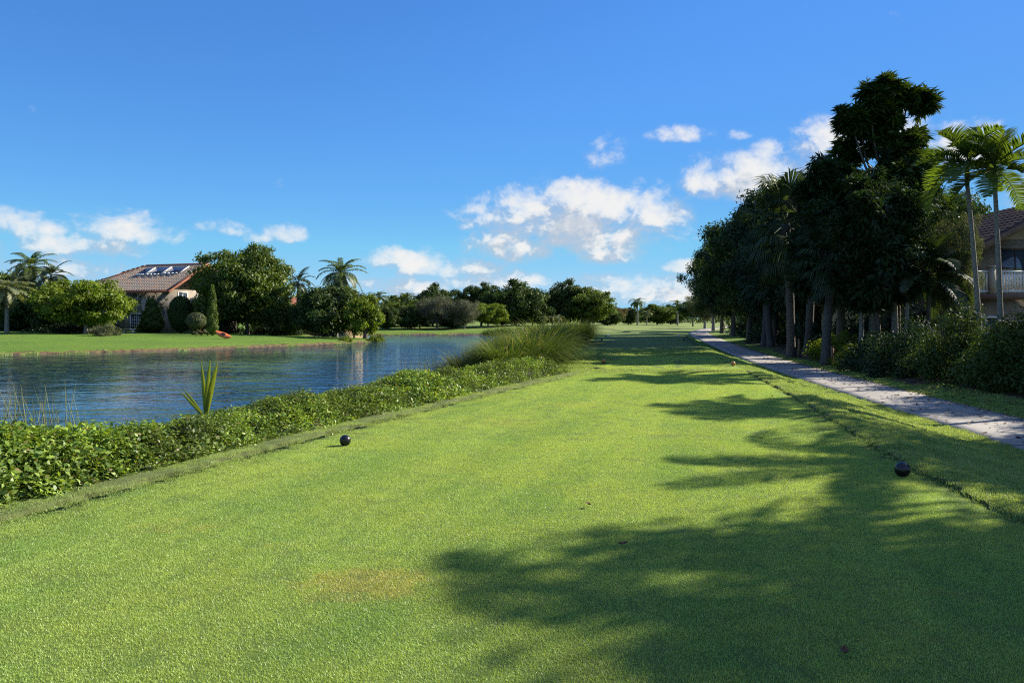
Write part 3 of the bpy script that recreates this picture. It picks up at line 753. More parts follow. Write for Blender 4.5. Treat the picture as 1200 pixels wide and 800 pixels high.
# ------------------------------------------------------------------ tree makers
def rand_dir(rng, n): return unit(rng.normal(size=(n, 3)))
def limb(mb, a, b, r0, r1, rng, k=6, n=5, sag=.12):
    a = np.array(a, float); b = np.array(b, float)
    t = np.linspace(0, 1, n)[:, None]; L_ = np.linalg.norm(b - a)
    off = rng.normal(0, .06 * L_, (n, 3)) * (t * (1 - t) * 3); off[:, 2] += (t * (1 - t))[:, 0] * sag * L_
    mb.tube(a + (b - a) * t + off, np.linspace(r0, r1, n), k, False)
def crown_leaves(mb, rng, C, rad, n, ll, lw, flat=.7, droop=.3, rosette=0, upbias=.35, shell=.55):
    """n leaves round clump centres C (radius rad each)"""
    k = rng.integers(0, len(C), n)
    d = rand_dir(rng, n); q = rng.uniform(0, 1, n) ** shell
    P = C[k] + d * (rad[k] * q)[:, None] * np.array([[1, 1, flat]])
    if rosette:
        P = np.repeat(P, rosette, 0); a = np.tile(np.arange(rosette) / rosette * 2 * np.pi, n) + np.repeat(rng.uniform(0, 6.28, n), rosette)
        d = np.repeat(d, rosette, 0); m = n * rosette
        A = unit(np.stack([np.cos(a), np.sin(a), rng.uniform(-.75, .5, m)], 1) + d * .5)
        N = unit(np.array([[0, 0, 1.]]) + .5 * np.stack([np.cos(a), np.sin(a), np.zeros(m)], 1) + rng.normal(0, .35, (m, 3)))
        rr = np.clip(np.repeat(rng.uniform(0, 1, n), rosette) * .6 + rng.uniform(0, .4, m), 0, 1)
    else:
        m = n
        N = unit(d * .8 + np.array([[0, 0, upbias]]) + rng.normal(0, .45, (m, 3)))
        A = unit(np.cross(N, rand_dir(rng, m)) + d * .25 + np.array([[0, 0, -droop]]))
        rr = np.clip(rng.uniform(0, 1, len(C))[k] * .45 + rng.uniform(0, .6, m), 0, 1)
    l = ll * rng.uniform(.65, 1.25, m)
    leaf_quads(mb, P, A, N, l, l * lw, .15, rr)
def broad(seed, H, R, th, nl, ns, n, ll, leafm, barkm, lw=.55, zlow=None, lob=.42, sub=.22, rosette=0, top=1.0, tr_=.22, flat=.7, multi=1, shell=.55, squash=1.0, core=.35, given=None):
    """broadleaf: nl lobes on an ellipsoid between zlow and H, ns clumps on each lobe, n leaves; trunk forks at th"""
    rg = np.random.default_rng(seed)
    zlow = th * .8 if zlow is None else zlow
    if given: nl = len(given)
    rz = (H - zlow) / 2; cz = (H + zlow) / 2
    C = []; Rd = []; lobes = []
    for q in range(nl):
        u = (q + .5) / nl; zz = 1 - 2 * u; ph = q * 2.399 + rg.uniform(-.5, .5)
        rr = math.sqrt(max(0, 1 - zz * zz)) * rg.uniform(.8, 1.12)
        zz = zz * rg.uniform(.8, 1.05)
        c = np.array([R * (1 - lob * .62) * rr * math.cos(ph), R * (1 - lob * .62) * rr * math.sin(ph), cz + rz * (1 - lob * .55) * zz * top])
        lr = R * lob * rg.uniform(.7, 1.2)
        if given: c = np.array(given[q][:3]); lr = given[q][3]
        lobes.append(c)
        for s_ in range(ns):
            d = rand_dir(rg, 1)[0]; d[2] = d[2] * (1.2 if given else .75) + (0 if given else .15)
            c2 = c + d * lr * rg.uniform(.5, 1.0) * np.array([1, 1, .8 * squash])
            if c2[2] < zlow * .7: c2[2] = zlow * .7 + rg.uniform(0, .4)
            C.append(c2); Rd.append(R * sub * rg.uniform(.65, 1.25))
    C = np.array(C); Rd = np.array(Rd)
    cm = MB(); crown_leaves(cm, rg, C, Rd * 1.12, n, ll, lw, flat, rosette=rosette, shell=shell)
    if core:                                             # leaves deeper inside the crown
        dq = rand_dir(rg, 40) * rg.uniform(.1, .62, 40)[:, None] * np.array([[R, R, rz]]) + np.array([[0, 0, cz]])
        crown_leaves(cm, rg, dq, np.full(40, R * .3), int(n * core * (rosette or 1)), ll * 1.25, lw * 1.15, 1.0)
    tm = MB()
    for m_ in range(multi):
        ox, oy = (0, 0) if multi == 1 else (rg.uniform(-.5, .5), rg.uniform(-.5, .5))
        fk = np.array([ox * 1.5 + rg.normal(0, .1), oy * 1.5 + rg.normal(0, .1), th])
        tm.tube([(ox, oy, -.3), (ox, oy, .05), (ox * 1.1, oy * 1.1, th * .4), tuple(fk)], [tr_ * 1.7, tr_ * 1.25, tr_, tr_ * .85], 10, False)
        for li in range(m_, len(lobes), multi):
            c = lobes[li]; limb(tm, fk, c, tr_ * .5, tr_ * .12, rg)
            for c2 in C[li * ns:(li + 1) * ns][:3]: limb(tm, c, c2, tr_ * .13, tr_ * .05, rg, 4, 3)
    return [('trunk', mesh('trunk', tm, barkm, True)), ('crown', mesh('crown', cm, leafm))], (H, R)
def spindle(seed, H, Rf, n, ll, leafm, lw=.5, zlow=.1, bump=.1):
    """clipped or columnar evergreen: leaves on a surface of revolution of radius Rf(t), t from base to tip"""
    rg = np.random.default_rng(seed); tq = np.linspace(0, 1, 60); wq = np.maximum(Rf(tq), .02); cdf = np.cumsum(wq); cdf /= cdf[-1]
    t = np.interp(rg.uniform(0, 1, n), cdf, tq); a = rg.uniform(0, 2 * np.pi, n); dep = 1 - np.abs(rg.normal(0, .13, n))
    lump = 1 + bump * np.sin(a * 3 + t * 19) + bump * np.sin(a * 5 - t * 31 + 1)
    r = Rf(t) * dep * lump
    P = np.stack([r * np.cos(a), r * np.sin(a), zlow + t * (H - zlow)], 1)
    sl = np.gradient(Rf(tq), tq * (H - zlow)); nz = -np.interp(t, tq, sl)
    N = unit(np.stack([np.cos(a), np.sin(a), np.clip(nz, -2, 6)], 1) + rg.normal(0, .5, (n, 3)))
    A = unit(np.cross(N, rand_dir(rg, n)) + np.array([[0, 0, .4]]))
    mb = MB(); leaf_quads(mb, P, A, N, ll * rg.uniform(.7, 1.2, n), ll * lw * np.ones(n), .1, rg.uniform(0, 1, n))
    st = MB(); st.tube([(0, 0, -.2), (0, 0, H * .7)], [.09, .04], 7)
    return [('trunk', mesh('trunk', st, M['bark'])), ('crown', mesh('crown', mb, leafm))], (H, float(np.max(wq)))
def shrub(seed, H, R, n, ll, leafm, nl=12, ns=5, lob=.45, sub=.28, lw=.5, rosette=0):
    rg = np.random.default_rng(seed); C = []; Rd = []
    for q in range(nl):
        ph = q * 2.399; rr = math.sqrt((q + .5) / nl)
        hz = H * (1 - rr ** 2 * .55) * rg.uniform(.75, 1.0)
        for s_ in range(ns):
            C.append((R * .85 * rr * math.cos(ph) + rg.normal(0, .14 * R), R * .85 * rr * math.sin(ph) + rg.normal(0, .14 * R), max(.1, hz * rg.uniform(.15, .95) - sub * R * .3))); Rd.append(R * sub * rg.uniform(.7, 1.2))
    mb = MB(); crown_leaves(mb, rg, np.array(C), np.array(Rd), n, ll, lw, .85, rosette=rosette)
    st = MB()
    for q in range(7):
        a = q * .9; limb(st, (rg.normal(0, .1), rg.normal(0, .1), -.1), (R * .5 * math.cos(a), R * .5 * math.sin(a), H * .7), .03 + .01 * R, .01, rg, 5, 4)
    return [('stem', mesh('stem', st, M['bark'])), ('foliage', mesh('foliage', mb, leafm))], (H, R)

def frond(mb, rg, base, az, elv, L_, bend, nl=34, lw=.045, ll=.55, vee=.35, hang=.5, twist=0.0):
    """feather leaf: an arching rachis with leaflets on both sides"""
    n = 12; t = np.linspace(0, 1, n); ang = elv - bend * t ** 1.3
    st = L_ / (n - 1)
    rx = np.concatenate([[0], np.cumsum(np.cos(ang[:-1]) * st)]); rz = np.concatenate([[0], np.cumsum(np.sin(ang[:-1]) * st)])
    H_ = np.array([math.cos(az), math.sin(az), 0]); Sd = np.array([-math.sin(az), math.cos(az), 0]); Zu = np.array([0, 0, 1.])
    P = np.array(base) + rx[:, None] * H_ + rz[:, None] * Zu
    mb.tube(P, np.linspace(.022, .006, n) * (L_ / 2.5), 4, False); mb.rq[-1][:] = .6
    tt = np.linspace(.16, .99, nl)
    ip = np.stack([np.interp(tt, t, P[:, k]) for k in range(3)], 1); ia = np.interp(tt, t, ang)
    T_ = np.cos(ia)[:, None] * H_ + np.sin(ia)[:, None] * Zu; Nn = -np.sin(ia)[:, None] * H_ + np.cos(ia)[:, None] * Zu
    lb = ll * (np.sin(np.pi * (tt * .86 + .10)) ** .7)
    for sg in (-1, 1):
        A = unit(T_ * .55 + sg * Sd * .85 + Nn * vee + rg.normal(0, .07, (nl, 3)))
        Nl = unit(np.cross(A, T_) * sg); Nl = np.where((Nl * Nn).sum(1, keepdims=True) < 0, -Nl, Nl)
        l = lb * rg.uniform(.85, 1.1, nl); w_ = np.full(nl, lw)
        S = unit(np.cross(A, Nl))
        m = ip + A * (l * .5)[:, None]
        tip = m + unit(A + np.array([[0, 0, -hang]])) * (l * .5)[:, None]
        V = np.stack([ip - S * w_[:, None] * .3, ip + S * w_[:, None] * .3, m + S * w_[:, None] * .5, m - S * w_[:, None] * .5, tip], 1).reshape(-1, 3)
        k = np.arange(nl)[:, None] * 5; rr = np.clip(rg.uniform(.1, .9, nl), 0, 1)
        mb.add(V, k + np.array([[0, 1, 2, 3]]), k + np.array([[3, 2, 4]]), rr, rr)
def feather(seed, H, nf, L_, leafm, barkm, r0=.16, r1=.10, elo=-.5, ehi=1.35, bend=1.3, nl=34, lw=.05, ll=.6, vee=.25, hang=.6, lean=(0, 0), shaft=0.0, shaftm=None):
    rg = np.random.default_rng(seed)
    tm = MB(); n = 14; t = np.linspace(0, 1, n)
    lx, ly = lean
    P = np.stack([lx * t ** 1.5, ly * t ** 1.5, -.2 + (H + .2) * t], 1)
    rad = r0 + (r1 - r0) * t + .06 * np.exp(-t * 12); tm.tube(P, rad, 10, True)
    top = P[-1]
    parts = [('trunk', mesh('trunk', tm, barkm, True))]
    if shaft:
        sm = MB(); sm.tube([top - (0, 0, .05), top + (0, 0, shaft * .4), top + (0, 0, shaft)], [r1 * 1.05, r1 * 1.25, r1 * .55], 10, True)
        parts.append(('crownshaft', mesh('crownshaft', sm, shaftm or leafm, True)))
    cm = MB()
    for q in range(nf):
        u = (q + .5) / nf
        e = ehi + (elo - ehi) * u ** .9 + rg.normal(0, .08)
        frond(cm, rg, top + np.array([0, 0, shaft * .92 - .1 * u]), q * 2.399 + rg.normal(0, .12), e, L_ * rg.uniform(.85, 1.08) * (.8 if u < .12 else 1), bend * rg.uniform(.8, 1.2), nl, lw, ll, vee, hang)
    parts.append(('crown', mesh('crown', cm, leafm)))
    return parts, (H, L_)
def fan(mb, rg, base, d, pet, L_, nseg=26, spread=2.6, droop=.55):
    d = d / np.linalg.norm(d)
    side = np.cross(d, [0, 0, 1.]); side = side / (np.linalg.norm(side) + 1e-6); nrm = np.cross(side, d)
    hub = np.array(base) + d * pet + np.array([0, 0, -.12 * pet])
    mb.tube([base, (np.array(base) + hub) / 2 + np.array([0, 0, .04]), hub], [.02, .016, .012], 4, False)
    a = np.linspace(-spread / 2, spread / 2, nseg) + rg.normal(0, .02, nseg)
    A = np.cos(a)[:, None] * d + np.sin(a)[:, None] * side + np.abs(np.sin(a))[:, None] * nrm * -.25
    A = unit(A); l = L_ * (.72 + .28 * np.cos(a * .6)) * rg.uniform(.92, 1.08, nseg)
    S = unit(np.cross(A, nrm)); w_ = .052 * L_
    m = hub + A * (l * .55)[:, None]
    tip = m + unit(A + np.array([[0, 0, -droop * 1.6]])) * (l * .45)[:, None]
    V = np.stack([np.repeat(hub[None], nseg, 0) - S * .006, np.repeat(hub[None], nseg, 0) + S * .006, m + S * w_ * .5, m - S * w_ * .5, tip], 1).reshape(-1, 3)
    k = np.arange(nseg)[:, None] * 5; rr = rg.uniform(.2, .9, nseg)
    mb.add(V, k + np.array([[0, 1, 2, 3]]), k + np.array([[3, 2, 4]]), rr, rr)
def fanpalm(seed, H, leafm, nfan=46, L_=1.05, pet=.9, r=.165):
    rg = np.random.default_rng(seed)
    tm = MB(); t = np.linspace(0, 1, 12)
    P = np.stack([.25 * np.sin(t * 2 + seed) - .25 * math.sin(seed), .12 * np.sin(t * 3), -.2 + (H + .2) * t], 1)
    tm.tube(P, r * (1 + .55 * np.exp(-t * 14) + .05 * np.sin(t * 31 + seed) + .22 * ss(.55, .95, t)), 12, True)
    bm = MB()                                             # old leaf bases criss-cross on the upper trunk
    for q in range(46):
        zz = H * (.62 + .36 * q / 46); a = q * 2.399
        c = np.array([math.cos(a), math.sin(a), 0])
        b0 = np.array([0, 0, zz]) + c * r * 1.15; bm.tube([b0, b0 + c * .07 + np.array([0, 0, .22])], [.045, .02], 5, True)
    cm = MB(); top = P[-1]
    for q in range(nfan):
        u = (q + .5) / nfan; e = 1.35 - 2.35 * u; a = q * 2.399 + rg.normal(0, .15)
        fan(cm, rg, top + np.array([0, 0, .15 - .35 * u]), np.array([math.cos(a) * math.cos(e), math.sin(a) * math.cos(e), math.sin(e)]), pet * rg.uniform(.75, 1.15), L_ * rg.uniform(.85, 1.1))
    return [('trunk', mesh('trunk', tm, M['bark_sabal'], True)), ('leaf_base', mesh('leaf_base', bm, M['bark_sabal'])), ('crown', mesh('crown', cm, leafm))], (H, L_)

def plant(name, src, x, y, label, cat, group=None, H=None, Rw=None, rz=0.0, dz=0.0):
    """sets a thing made of parts on the ground; H and Rw stretch it to a height and a half width"""
    parts, (h0, r0) = src
    sz = (H / h0) if H else 1.0; sx = (Rw / r0) if Rw else sz
    e = empty(name, (x, y, zp(x, y) - .03 + dz), rz, (sx, sx, sz))
    for nm, me in parts: obj(nm, me, e)
    return tag(e, label, cat, group)

# weeds and sedge along the far bank
WX, WY = [], []
for q in range(13, 25):
    p0, p1 = LAKE[q], LAKE[q + 1]; m = int(np.linalg.norm(p1 - p0) * 7)
    u_ = rng.uniform(0, 1, m); WX.append(p0[0] + (p1[0] - p0[0]) * u_ + rng.normal(0, .12, m)); WY.append(p0[1] + (p1[1] - p0[1]) * u_ + rng.normal(0, .12, m))
x = np.concatenate(WX); y = np.concatenate(WY); k = (wob(x, y, 1.4) > .15); x, y = x[k], y[k]
o = scatter('bank_weeds', RT, np.stack([x, y, np.maximum(zt(x, y), -.92)], 1), rots(len(x), .15), rng.uniform(1.5, 5, len(x)), M['rough'], rng)
tag(o, 'ragged weeds along the water edge of the far lawn', 'weeds', kind='stuff')
# ------------------------------------------------------------------ houses
def roof_tiles(mb, A, B, D, inside=None, pitch=.40, course=.42, amp=.085, rg=np.random.default_rng(5)):
    """barrel tiles on the plane A (eave start), B (eave end), D (ridge above A); inside(u, v) trims it, u and v in metres"""
    A, B, D = (np.array(q, float) for q in (A, B, D))
    U = B - A; lu = np.linalg.norm(U); U /= lu; Vv = D - A; lv = np.linalg.norm(Vv); Vv /= lv; Nn = np.cross(U, Vv); Nn /= np.linalg.norm(Nn)
    nu, nv = int(lu / pitch), int(lv / course)
    prof_u = np.array([0, .18, .35, .52, .70, .85, 1.0]); prof_h = np.array([0, .62, 1, .62, 0, -.18, 0.]) * amp
    iu, iv = np.meshgrid(np.arange(nu), np.arange(nv)); iu, iv = iu.ravel(), iv.ravel()
    if inside is not None:
        k = inside((iu + .5) * pitch, (iv + .5) * course); iu, iv = iu[k], iv[k]
    m = len(iu)
    u = (iu[:, None] + prof_u[None]) * (lu / nu); h = np.repeat(prof_h[None], m, 0)
    v0 = iv[:, None] * (lv / nv) - .04; v1 = (iv[:, None] + 1) * (lv / nv)
    b = A + u[..., None] * U + v0[..., None] * Vv + (h + .05)[..., None] * Nn
    t = A + u[..., None] * U + v1[..., None] * Vv + (h + .012)[..., None] * Nn
    V = np.concatenate([b, t], 1).reshape(-1, 3)
    k = np.arange(m)[:, None, None] * 14; q = np.arange(6)[None, :, None]
    Q = (k + np.concatenate([q, q + 1, q + 8, q + 7], -1)).reshape(-1, 4)
    mb.add(V, Q, None, np.repeat(rg.uniform(0, 1, m), 6))
def poly(mb, pts): 
    if len(pts) == 4: mb.add(pts, [[0, 1, 2, 3]])
    else: mb.add(pts, None, [[0, 1, 2]])
def slab(mb, pts, th):
    """a plate under the polygon pts (3 or 4 corners), th thick, straight down"""
    P = np.array(pts, float); n = len(P); V = np.concatenate([P, P - (0, 0, th)])
    S = [[k, (k + 1) % n, n + (k + 1) % n, n + k] for k in range(n)]
    if n == 4: mb.add(V, S + [[0, 3, 2, 1], [4, 5, 6, 7]])
    else: mb.add(V, S, [[0, 2, 1], [3, 4, 5]])
def window(parent, c, wd, ht, face, nx=2, ny=2, fmat='white', fw=.09):
    """framed window on a wall: face = 'y-' or 'x+'"""
    f = MB(); gl = MB()
    def bx(mb, du, dz, su, sz_, dep, out):
        if face == 'y-': mb.box((c[0] + du, c[1] - out - dep / 2, c[2] + dz), (su, dep, sz_))
        else: mb.box((c[0] + out + dep / 2, c[1] + du, c[2] + dz), (dep, su, sz_))
    for s_ in (-1, 1):
        bx(f, s_ * (wd / 2), 0, fw, ht + fw, .07, .004); bx(f, 0, s_ * (ht / 2), wd - fw, fw, .066, .004)
    for q in range(1, nx): bx(f, -wd / 2 + wd * q / nx, 0, .035, ht - fw, .045, .004)
    for q in range(1, ny): bx(f, 0, -ht / 2 + ht * q / ny, wd - fw, .035, .040, .004)
    bx(gl, 0, 0, wd - .02, ht - .02, .015, .003)
    fo = obj('window', mesh('window', f, M[fmat]), parent)
    obj('pane', mesh('pane', gl, M['glass']), fo)
    return fo

# --- cream house across the lake
hx, hy = -42.4, 92.0
H1 = tag(empty('tiled_house', (hx, hy, zp(hx, hy) - .02), R_(-20)), 'two storey cream stucco house with old clay tile roof and solar panels across the lake', 'house')
EV, RD, DP, LN = 5.35, 8.85, 12.0, 16.0
b = MB(); b.box((-LN / 2, DP / 2, EV / 2 - .25), (LN, DP, EV + .5))
b.add([(-.001, .02, EV), (-.001, DP - .02, EV), (-.001, DP / 2, RD - .15), (-.3, .02, EV), (-.3, DP - .02, EV), (-.3, DP / 2, RD - .15)], [[0, 3, 5, 2], [1, 2, 5, 4]], [[0, 1, 2]])
obj('wall', mesh('wall', b, M['stucco']), H1)
r = MB(); oh = .55; sl_ = (RD - EV) / (DP / 2); ez = EV - oh * sl_ * .4
xr = .45; xl = -LN - oh
fe = (-oh, ez)
slp = math.hypot(DP / 2 + oh, RD - ez); uL = xr - xl
roof_tiles(r, (xl, -oh, ez), (xr, -oh, ez), (xl, DP / 2, RD), lambda u, v: u > (v / slp) * (DP / 2 + oh + .0) - .1)
roof_tiles(r, (xr, DP + oh, ez), (xl, DP + oh, ez), (xr, DP / 2, RD), lambda u, v: (uL - u) > (v / slp) * (DP / 2 + oh) - .1)
roof_tiles(r, (xl, DP + oh, ez), (xl, -oh, ez), (xl + DP / 2 + oh, DP / 2 + .0, RD) if False else (xl + DP / 2 + oh, DP + oh, RD), lambda u, v: (u > v * .87 - .1) & (u < DP + 2 * oh - v * .87 + .1))
xh = xl + DP / 2 + oh
for pts in ([(xl, -oh, ez), (xr, -oh, ez), (xr, DP / 2, RD), (xh, DP / 2, RD)], [(xr, DP + oh, ez), (xl, DP + oh, ez), (xh, DP / 2, RD), (xr, DP / 2, RD)]): slab(r, pts, .06)
slab(r, [(xl, DP + oh, ez), (xl, -oh, ez), (xh, DP / 2, RD)], .06)
ro = obj('roof', mesh('roof', r, M['tile_old']), H1)
rc = MB(); rc.tube([(xh, DP / 2, RD + .06), (xr + .05, DP / 2, RD + .06)], .13, 8); rc.tube([(xl, -oh, ez + .06), (xh, DP / 2, RD + .06)], .12, 8)
rc.tube([(xr, -oh, ez + .06), (xr, DP / 2, RD + .06), (xr, DP + oh, ez + .06)], .12, 8)
obj('ridge_cap', mesh('ridge_cap', rc, M['fascia'], True), ro)
fb = MB(); fb.box(((xl + xr) / 2, -oh - .03, ez - .16), (xr - xl, .06, .30)); 
for s_ in (0, 1):
    ya, yb = (-oh, DP / 2) if s_ == 0 else (DP + oh, DP / 2)
    fb.add([(xr + .02, ya, ez - .02), (xr + .02, yb, RD - .02), (xr + .02, yb, RD - .30), (xr + .02, ya, ez - .30), (xr - .05, ya, ez - .02), (xr - .05, yb, RD - .02), (xr - .05, yb, RD - .30), (xr - .05, ya, ez - .30)],
           [[0, 1, 2, 3], [4, 7, 6, 5], [0, 4, 5, 1], [3, 2, 6, 7]])
obj('fascia', mesh('fascia', fb, M['fascia']), ro)
U_ = np.array([1, 0, 0.]); V_ = np.array([0, DP / 2 + oh, RD - ez]); V_ /= np.linalg.norm(V_); N_ = np.cross(U_, V_)
def on_roof(x, v, up): return np.array([x, -oh, ez]) + V_ * v + N_ * up
for (x0, x1, v0, v1) in ((-8.9, -7.6, 4.5, 6.5), (-7.3, -4.9, 4.5, 6.6), (-4.6, -2.0, 4.7, 6.6)):
    s = MB()
    c = [on_roof(x, v, .16) for (x, v) in ((x0, v0), (x1, v0), (x1, v1), (x0, v1))]; d_ = [q - N_ * .06 for q in c]
    s.add(np.array(c + d_), [[0, 1, 2, 3], [7, 6, 5, 4], [0, 4, 5, 1], [1, 5, 6, 2], [2, 6, 7, 3], [3, 7, 4, 0]])
    so = obj('solar_panel', mesh('solar_panel', s, M['panel']), ro)
    pv = MB()
    pl = [([on_roof(x0 + (x1 - x0) * (q + .5) / 4 - .16, v0 - .10, .14), on_roof(x0 + (x1 - x0) * (q + .5) / 4 + .14, v0 - .10, .14)], .11) for q in range(4)]
    pl += [([on_roof(x1 + .12, v0, .15), on_roof(x1 + .12, v1, .15)], .07)]
    for pp_, rr_ in pl:
        pv = MB(); pv.tube(pp_, rr_, 8); obj('pipe_fitting', mesh('pipe_fitting', pv, M['pvc'], True), so)
window(H1, (0, 2.1, 4.35), 1.5, 1.35, 'x+', 2, 2); window(H1, (0, 8.6, 4.35), 1.5, 1.35, 'x+', 2, 2)
window(H1, (-9.5, 0, 4.1), 1.6, 1.2, 'y-', 2, 2); window(H1, (0, 5.6, 1.5), 1.6, 1.4, 'x+', 2, 2)
dr = MB()
for s_ in (-1, 1): dr.box((-5.0 + s_ * 1.25, -.10, 1.1), (.12, .16, 2.3))
dr.box((-5.0, -.10, 2.32), (2.9, .20, .16))
for q in range(1, 8): dr.box((-6.2 + q * .3, -.07, 1.1), (.04, .05, 2.2))
for q in range(1, 6): dr.box((-5.0, -.065, q * .38), (2.4, .04, .04))
do = obj('patio_door', mesh('patio_door', dr, M['white']), H1)
dp = MB(); dp.box((-5.0, -.012, 1.12), (2.4, .02, 2.2)); obj('pane', mesh('pane', dp, M['glass']), do)
cv = MB(); rg = np.random.default_rng(3); n = 2600
C = np.stack([rg.uniform(-8, -.05, 60), np.full(60, -.06), rg.uniform(1.8, 5.2, 60)], 1)
crown_leaves(cv, rg, C, rg.uniform(.25, .6, 60), n, .20, .6, 1.0)
V = cv.V[0]; V[:, 1] = -.02 - np.abs(V[:, 1] + .06) * .28
cr = tag(empty('wall_creeper', (hx, hy, zp(hx, hy)), R_(-20)), 'thin dark creeper climbing over the front wall of the cream house', 'creeper')
obj('foliage', mesh('foliage', cv, M['leaf_olive']), cr)
ct = MB()
for q in range(9):
    x = -7.5 + q * .85; ct.tube([(x, -.03, 0), (x + rg.normal(0, .3), -.03, 2.4), (x + rg.normal(0, .6), -.03, 4.8)], [.035, .025, .012], 5, False)
obj('stem', mesh('stem', ct, M['bark']), cr)

def simple_house(name, x, y, rz, ln, dp, ev, rise, wallm, tilem, label, wins, oh=.5):
    e = tag(empty(name, (x, y, zp(x, y) - .02), R_(rz)), label, 'house')
    b = MB(); b.box((0, dp / 2, ev / 2 - .25), (ln, dp, ev + .5)); 
    for s_ in (-1, 1): b.add([(s_ * ln / 2, .01, ev), (s_ * ln / 2, dp - .01, ev), (s_ * ln / 2, dp / 2, ev + rise - .1)], None, [[0, 1, 2]])
    obj('wall', mesh('wall', b, M[wallm]), e)
    r = MB(); ez = ev - .12; x0, x1 = -ln / 2 - oh, ln / 2 + oh
    roof_tiles(r, (x0, -oh, ez), (x1, -oh, ez), (x0, dp / 2, ev + rise)); roof_tiles(r, (x1, dp + oh, ez), (x0, dp + oh, ez), (x1, dp / 2, ev + rise))
    slab(r, [(x0, -oh, ez), (x1, -oh, ez), (x1, dp / 2, ev + rise), (x0, dp / 2, ev + rise)], .08); slab(r, [(x1, dp + oh, ez), (x0, dp + oh, ez), (x0, dp / 2, ev + rise), (x1, dp / 2, ev + rise)], .08)
    ro = obj('roof', mesh('roof', r, M[tilem]), e)
    rc = MB(); rc.tube([(x0, dp / 2, ev + rise + .05), (x1, dp / 2, ev + rise + .05)], .12, 8); obj('ridge_cap', mesh('ridge_cap', rc, M['fascia'], True), ro)
    for (wx_, wz, ww, wh) in wins: window(e, (wx_, 0, wz), ww, wh, 'y-')
    return e
simple_house('garden_house', PX(362, 104), 104, -14, 9, 8, 3.4, 1.9, 'stucco_yellow', 'tile_red', 'low house with red tile roof mostly hidden behind the trees under the coconut palm', [(-1.5, 1.6, 1.4, 1.3), (2, 1.6, 1.4, 1.3)])
simple_house('white_house', PX(-8, 101), 101, -22, 8, 7, 2.9, 1.6, 'stucco_pale', 'tile_old', 'white walled house half hidden behind the palms at the edge of the picture', [(1.5, 1.5, 1.2, 1.2), (-1.5, 1.5, 1.2, 1.2)])

# --- villa behind the right hand trees: gabled main block, lower wing with a balcony, side wing
vx, vy = 19.6, 33.0
H2 = tag(empty('balcony_villa', (vx, vy, zp(vx, vy) - .05)), 'cream villa with red tile roofs and a railed balcony behind the slim palms', 'house')
b = MB()
b.box((8.1, 9.2, 2.7), (8.6, 10.0, 6.4))              # main block
b.box((3.2, 4.6, 1.25), (6.4, 8.6, 3.5))              # lower storey under the balcony
gx0, gx1, gz0 = 3.8, 12.4, 5.9
b.add([(gx0, 4.199, gz0), (gx1, 4.199, gz0), ((gx0 + gx1) / 2, 4.199, gz0 + 2.2)], None, [[0, 1, 2]])
obj('wall', mesh('wall', b, solid('stucco_shaded', (.30, .235, .16), .9, .18, 1.2, .25, 60)), H2)  # villa stucco with the shade of the trees put into its colour
r = MB(); o_ = .9; ap = ((gx0 + gx1) / 2, 8.0)
sl2 = (8.0 - 5.75) / ((gx1 - gx0) / 2)
el_z = 5.75 - o_ * sl2 * .9
roof_tiles(r, (gx0 - o_, 14.9, el_z), (gx0 - o_, 3.3, el_z), (ap[0], 14.9, ap[1])); roof_tiles(r, (gx1 + o_, 3.3, el_z), (gx1 + o_, 14.9, el_z), (ap[0], 3.3, ap[1]))
slab(r, [(gx0 - o_, 14.9, el_z), (gx0 - o_, 3.3, el_z), (ap[0], 3.3, ap[1]), (ap[0], 14.9, ap[1])], .16); slab(r, [(gx1 + o_, 3.3, el_z), (gx1 + o_, 14.9, el_z), (ap[0], 14.9, ap[1]), (ap[0], 3.3, ap[1])], .16)
ro = obj('roof', mesh('roof', r, M['tile_shaded']), H2)
fb = MB()
for (xa, xb) in ((gx0 - o_, ap[0]), (gx1 + o_, ap[0])):
    fb.add([(xa, 3.28, el_z + .02), (xb, 3.28, ap[1] + .02), (xb, 3.28, ap[1] - .34), (xa, 3.28, el_z - .34), (xa, 3.36, el_z + .02), (xb, 3.36, ap[1] + .02), (xb, 3.36, ap[1] - .34), (xa, 3.36, el_z - .34)], [[0, 1, 2, 3], [4, 7, 6, 5], [0, 4, 5, 1], [3, 2, 6, 7]])
obj('fascia', mesh('fascia', fb, M['soffit']), ro)
r = MB()                                               # lean-to roofs in red tile
roof_tiles(r, (1.2, 5.2, 4.45), (5.6, 5.2, 4.45), (1.2, 8.4, 6.1), lambda u, v: u < 4.4 - v * .55); slab(r, [(1.2, 5.2, 4.45), (5.6, 5.2, 4.45), (3.7, 8.4, 6.1), (1.2, 8.4, 6.1)], .1)
obj('wing_roof', mesh('wing_roof', r, M['tile_red']), H2)
b = MB(); b.box((2.4, 7.2, 3.75), (2.6, 3.0, 1.5)); obj('wing_wall', mesh('wing_wall', b, M['stucco']), H2)
r = MB(); roof_tiles(r, (-1.3, 12.6, 2.75), (-1.3, 5.0, 2.75), (1.4, 12.6, 4.1)); slab(r, [(-1.3, 12.6, 2.75), (-1.3, 5.0, 2.75), (1.4, 5.0, 4.1), (1.4, 12.6, 4.1)], .1)
obj('side_roof', mesh('side_roof', r, M['tile_red']), H2)
b = MB(); b.box((.15, 8.8, 1.1), (1.9, 6.6, 3.2)); obj('side_wall', mesh('side_wall', b, M['stucco_yellow']), H2)
pz = 3.0
bl = MB(); bl.box((3.4, .62, pz - .10), (7.4, 1.5, .26)); bo = obj('balcony', mesh('balcony', bl, M['soffit']), H2)
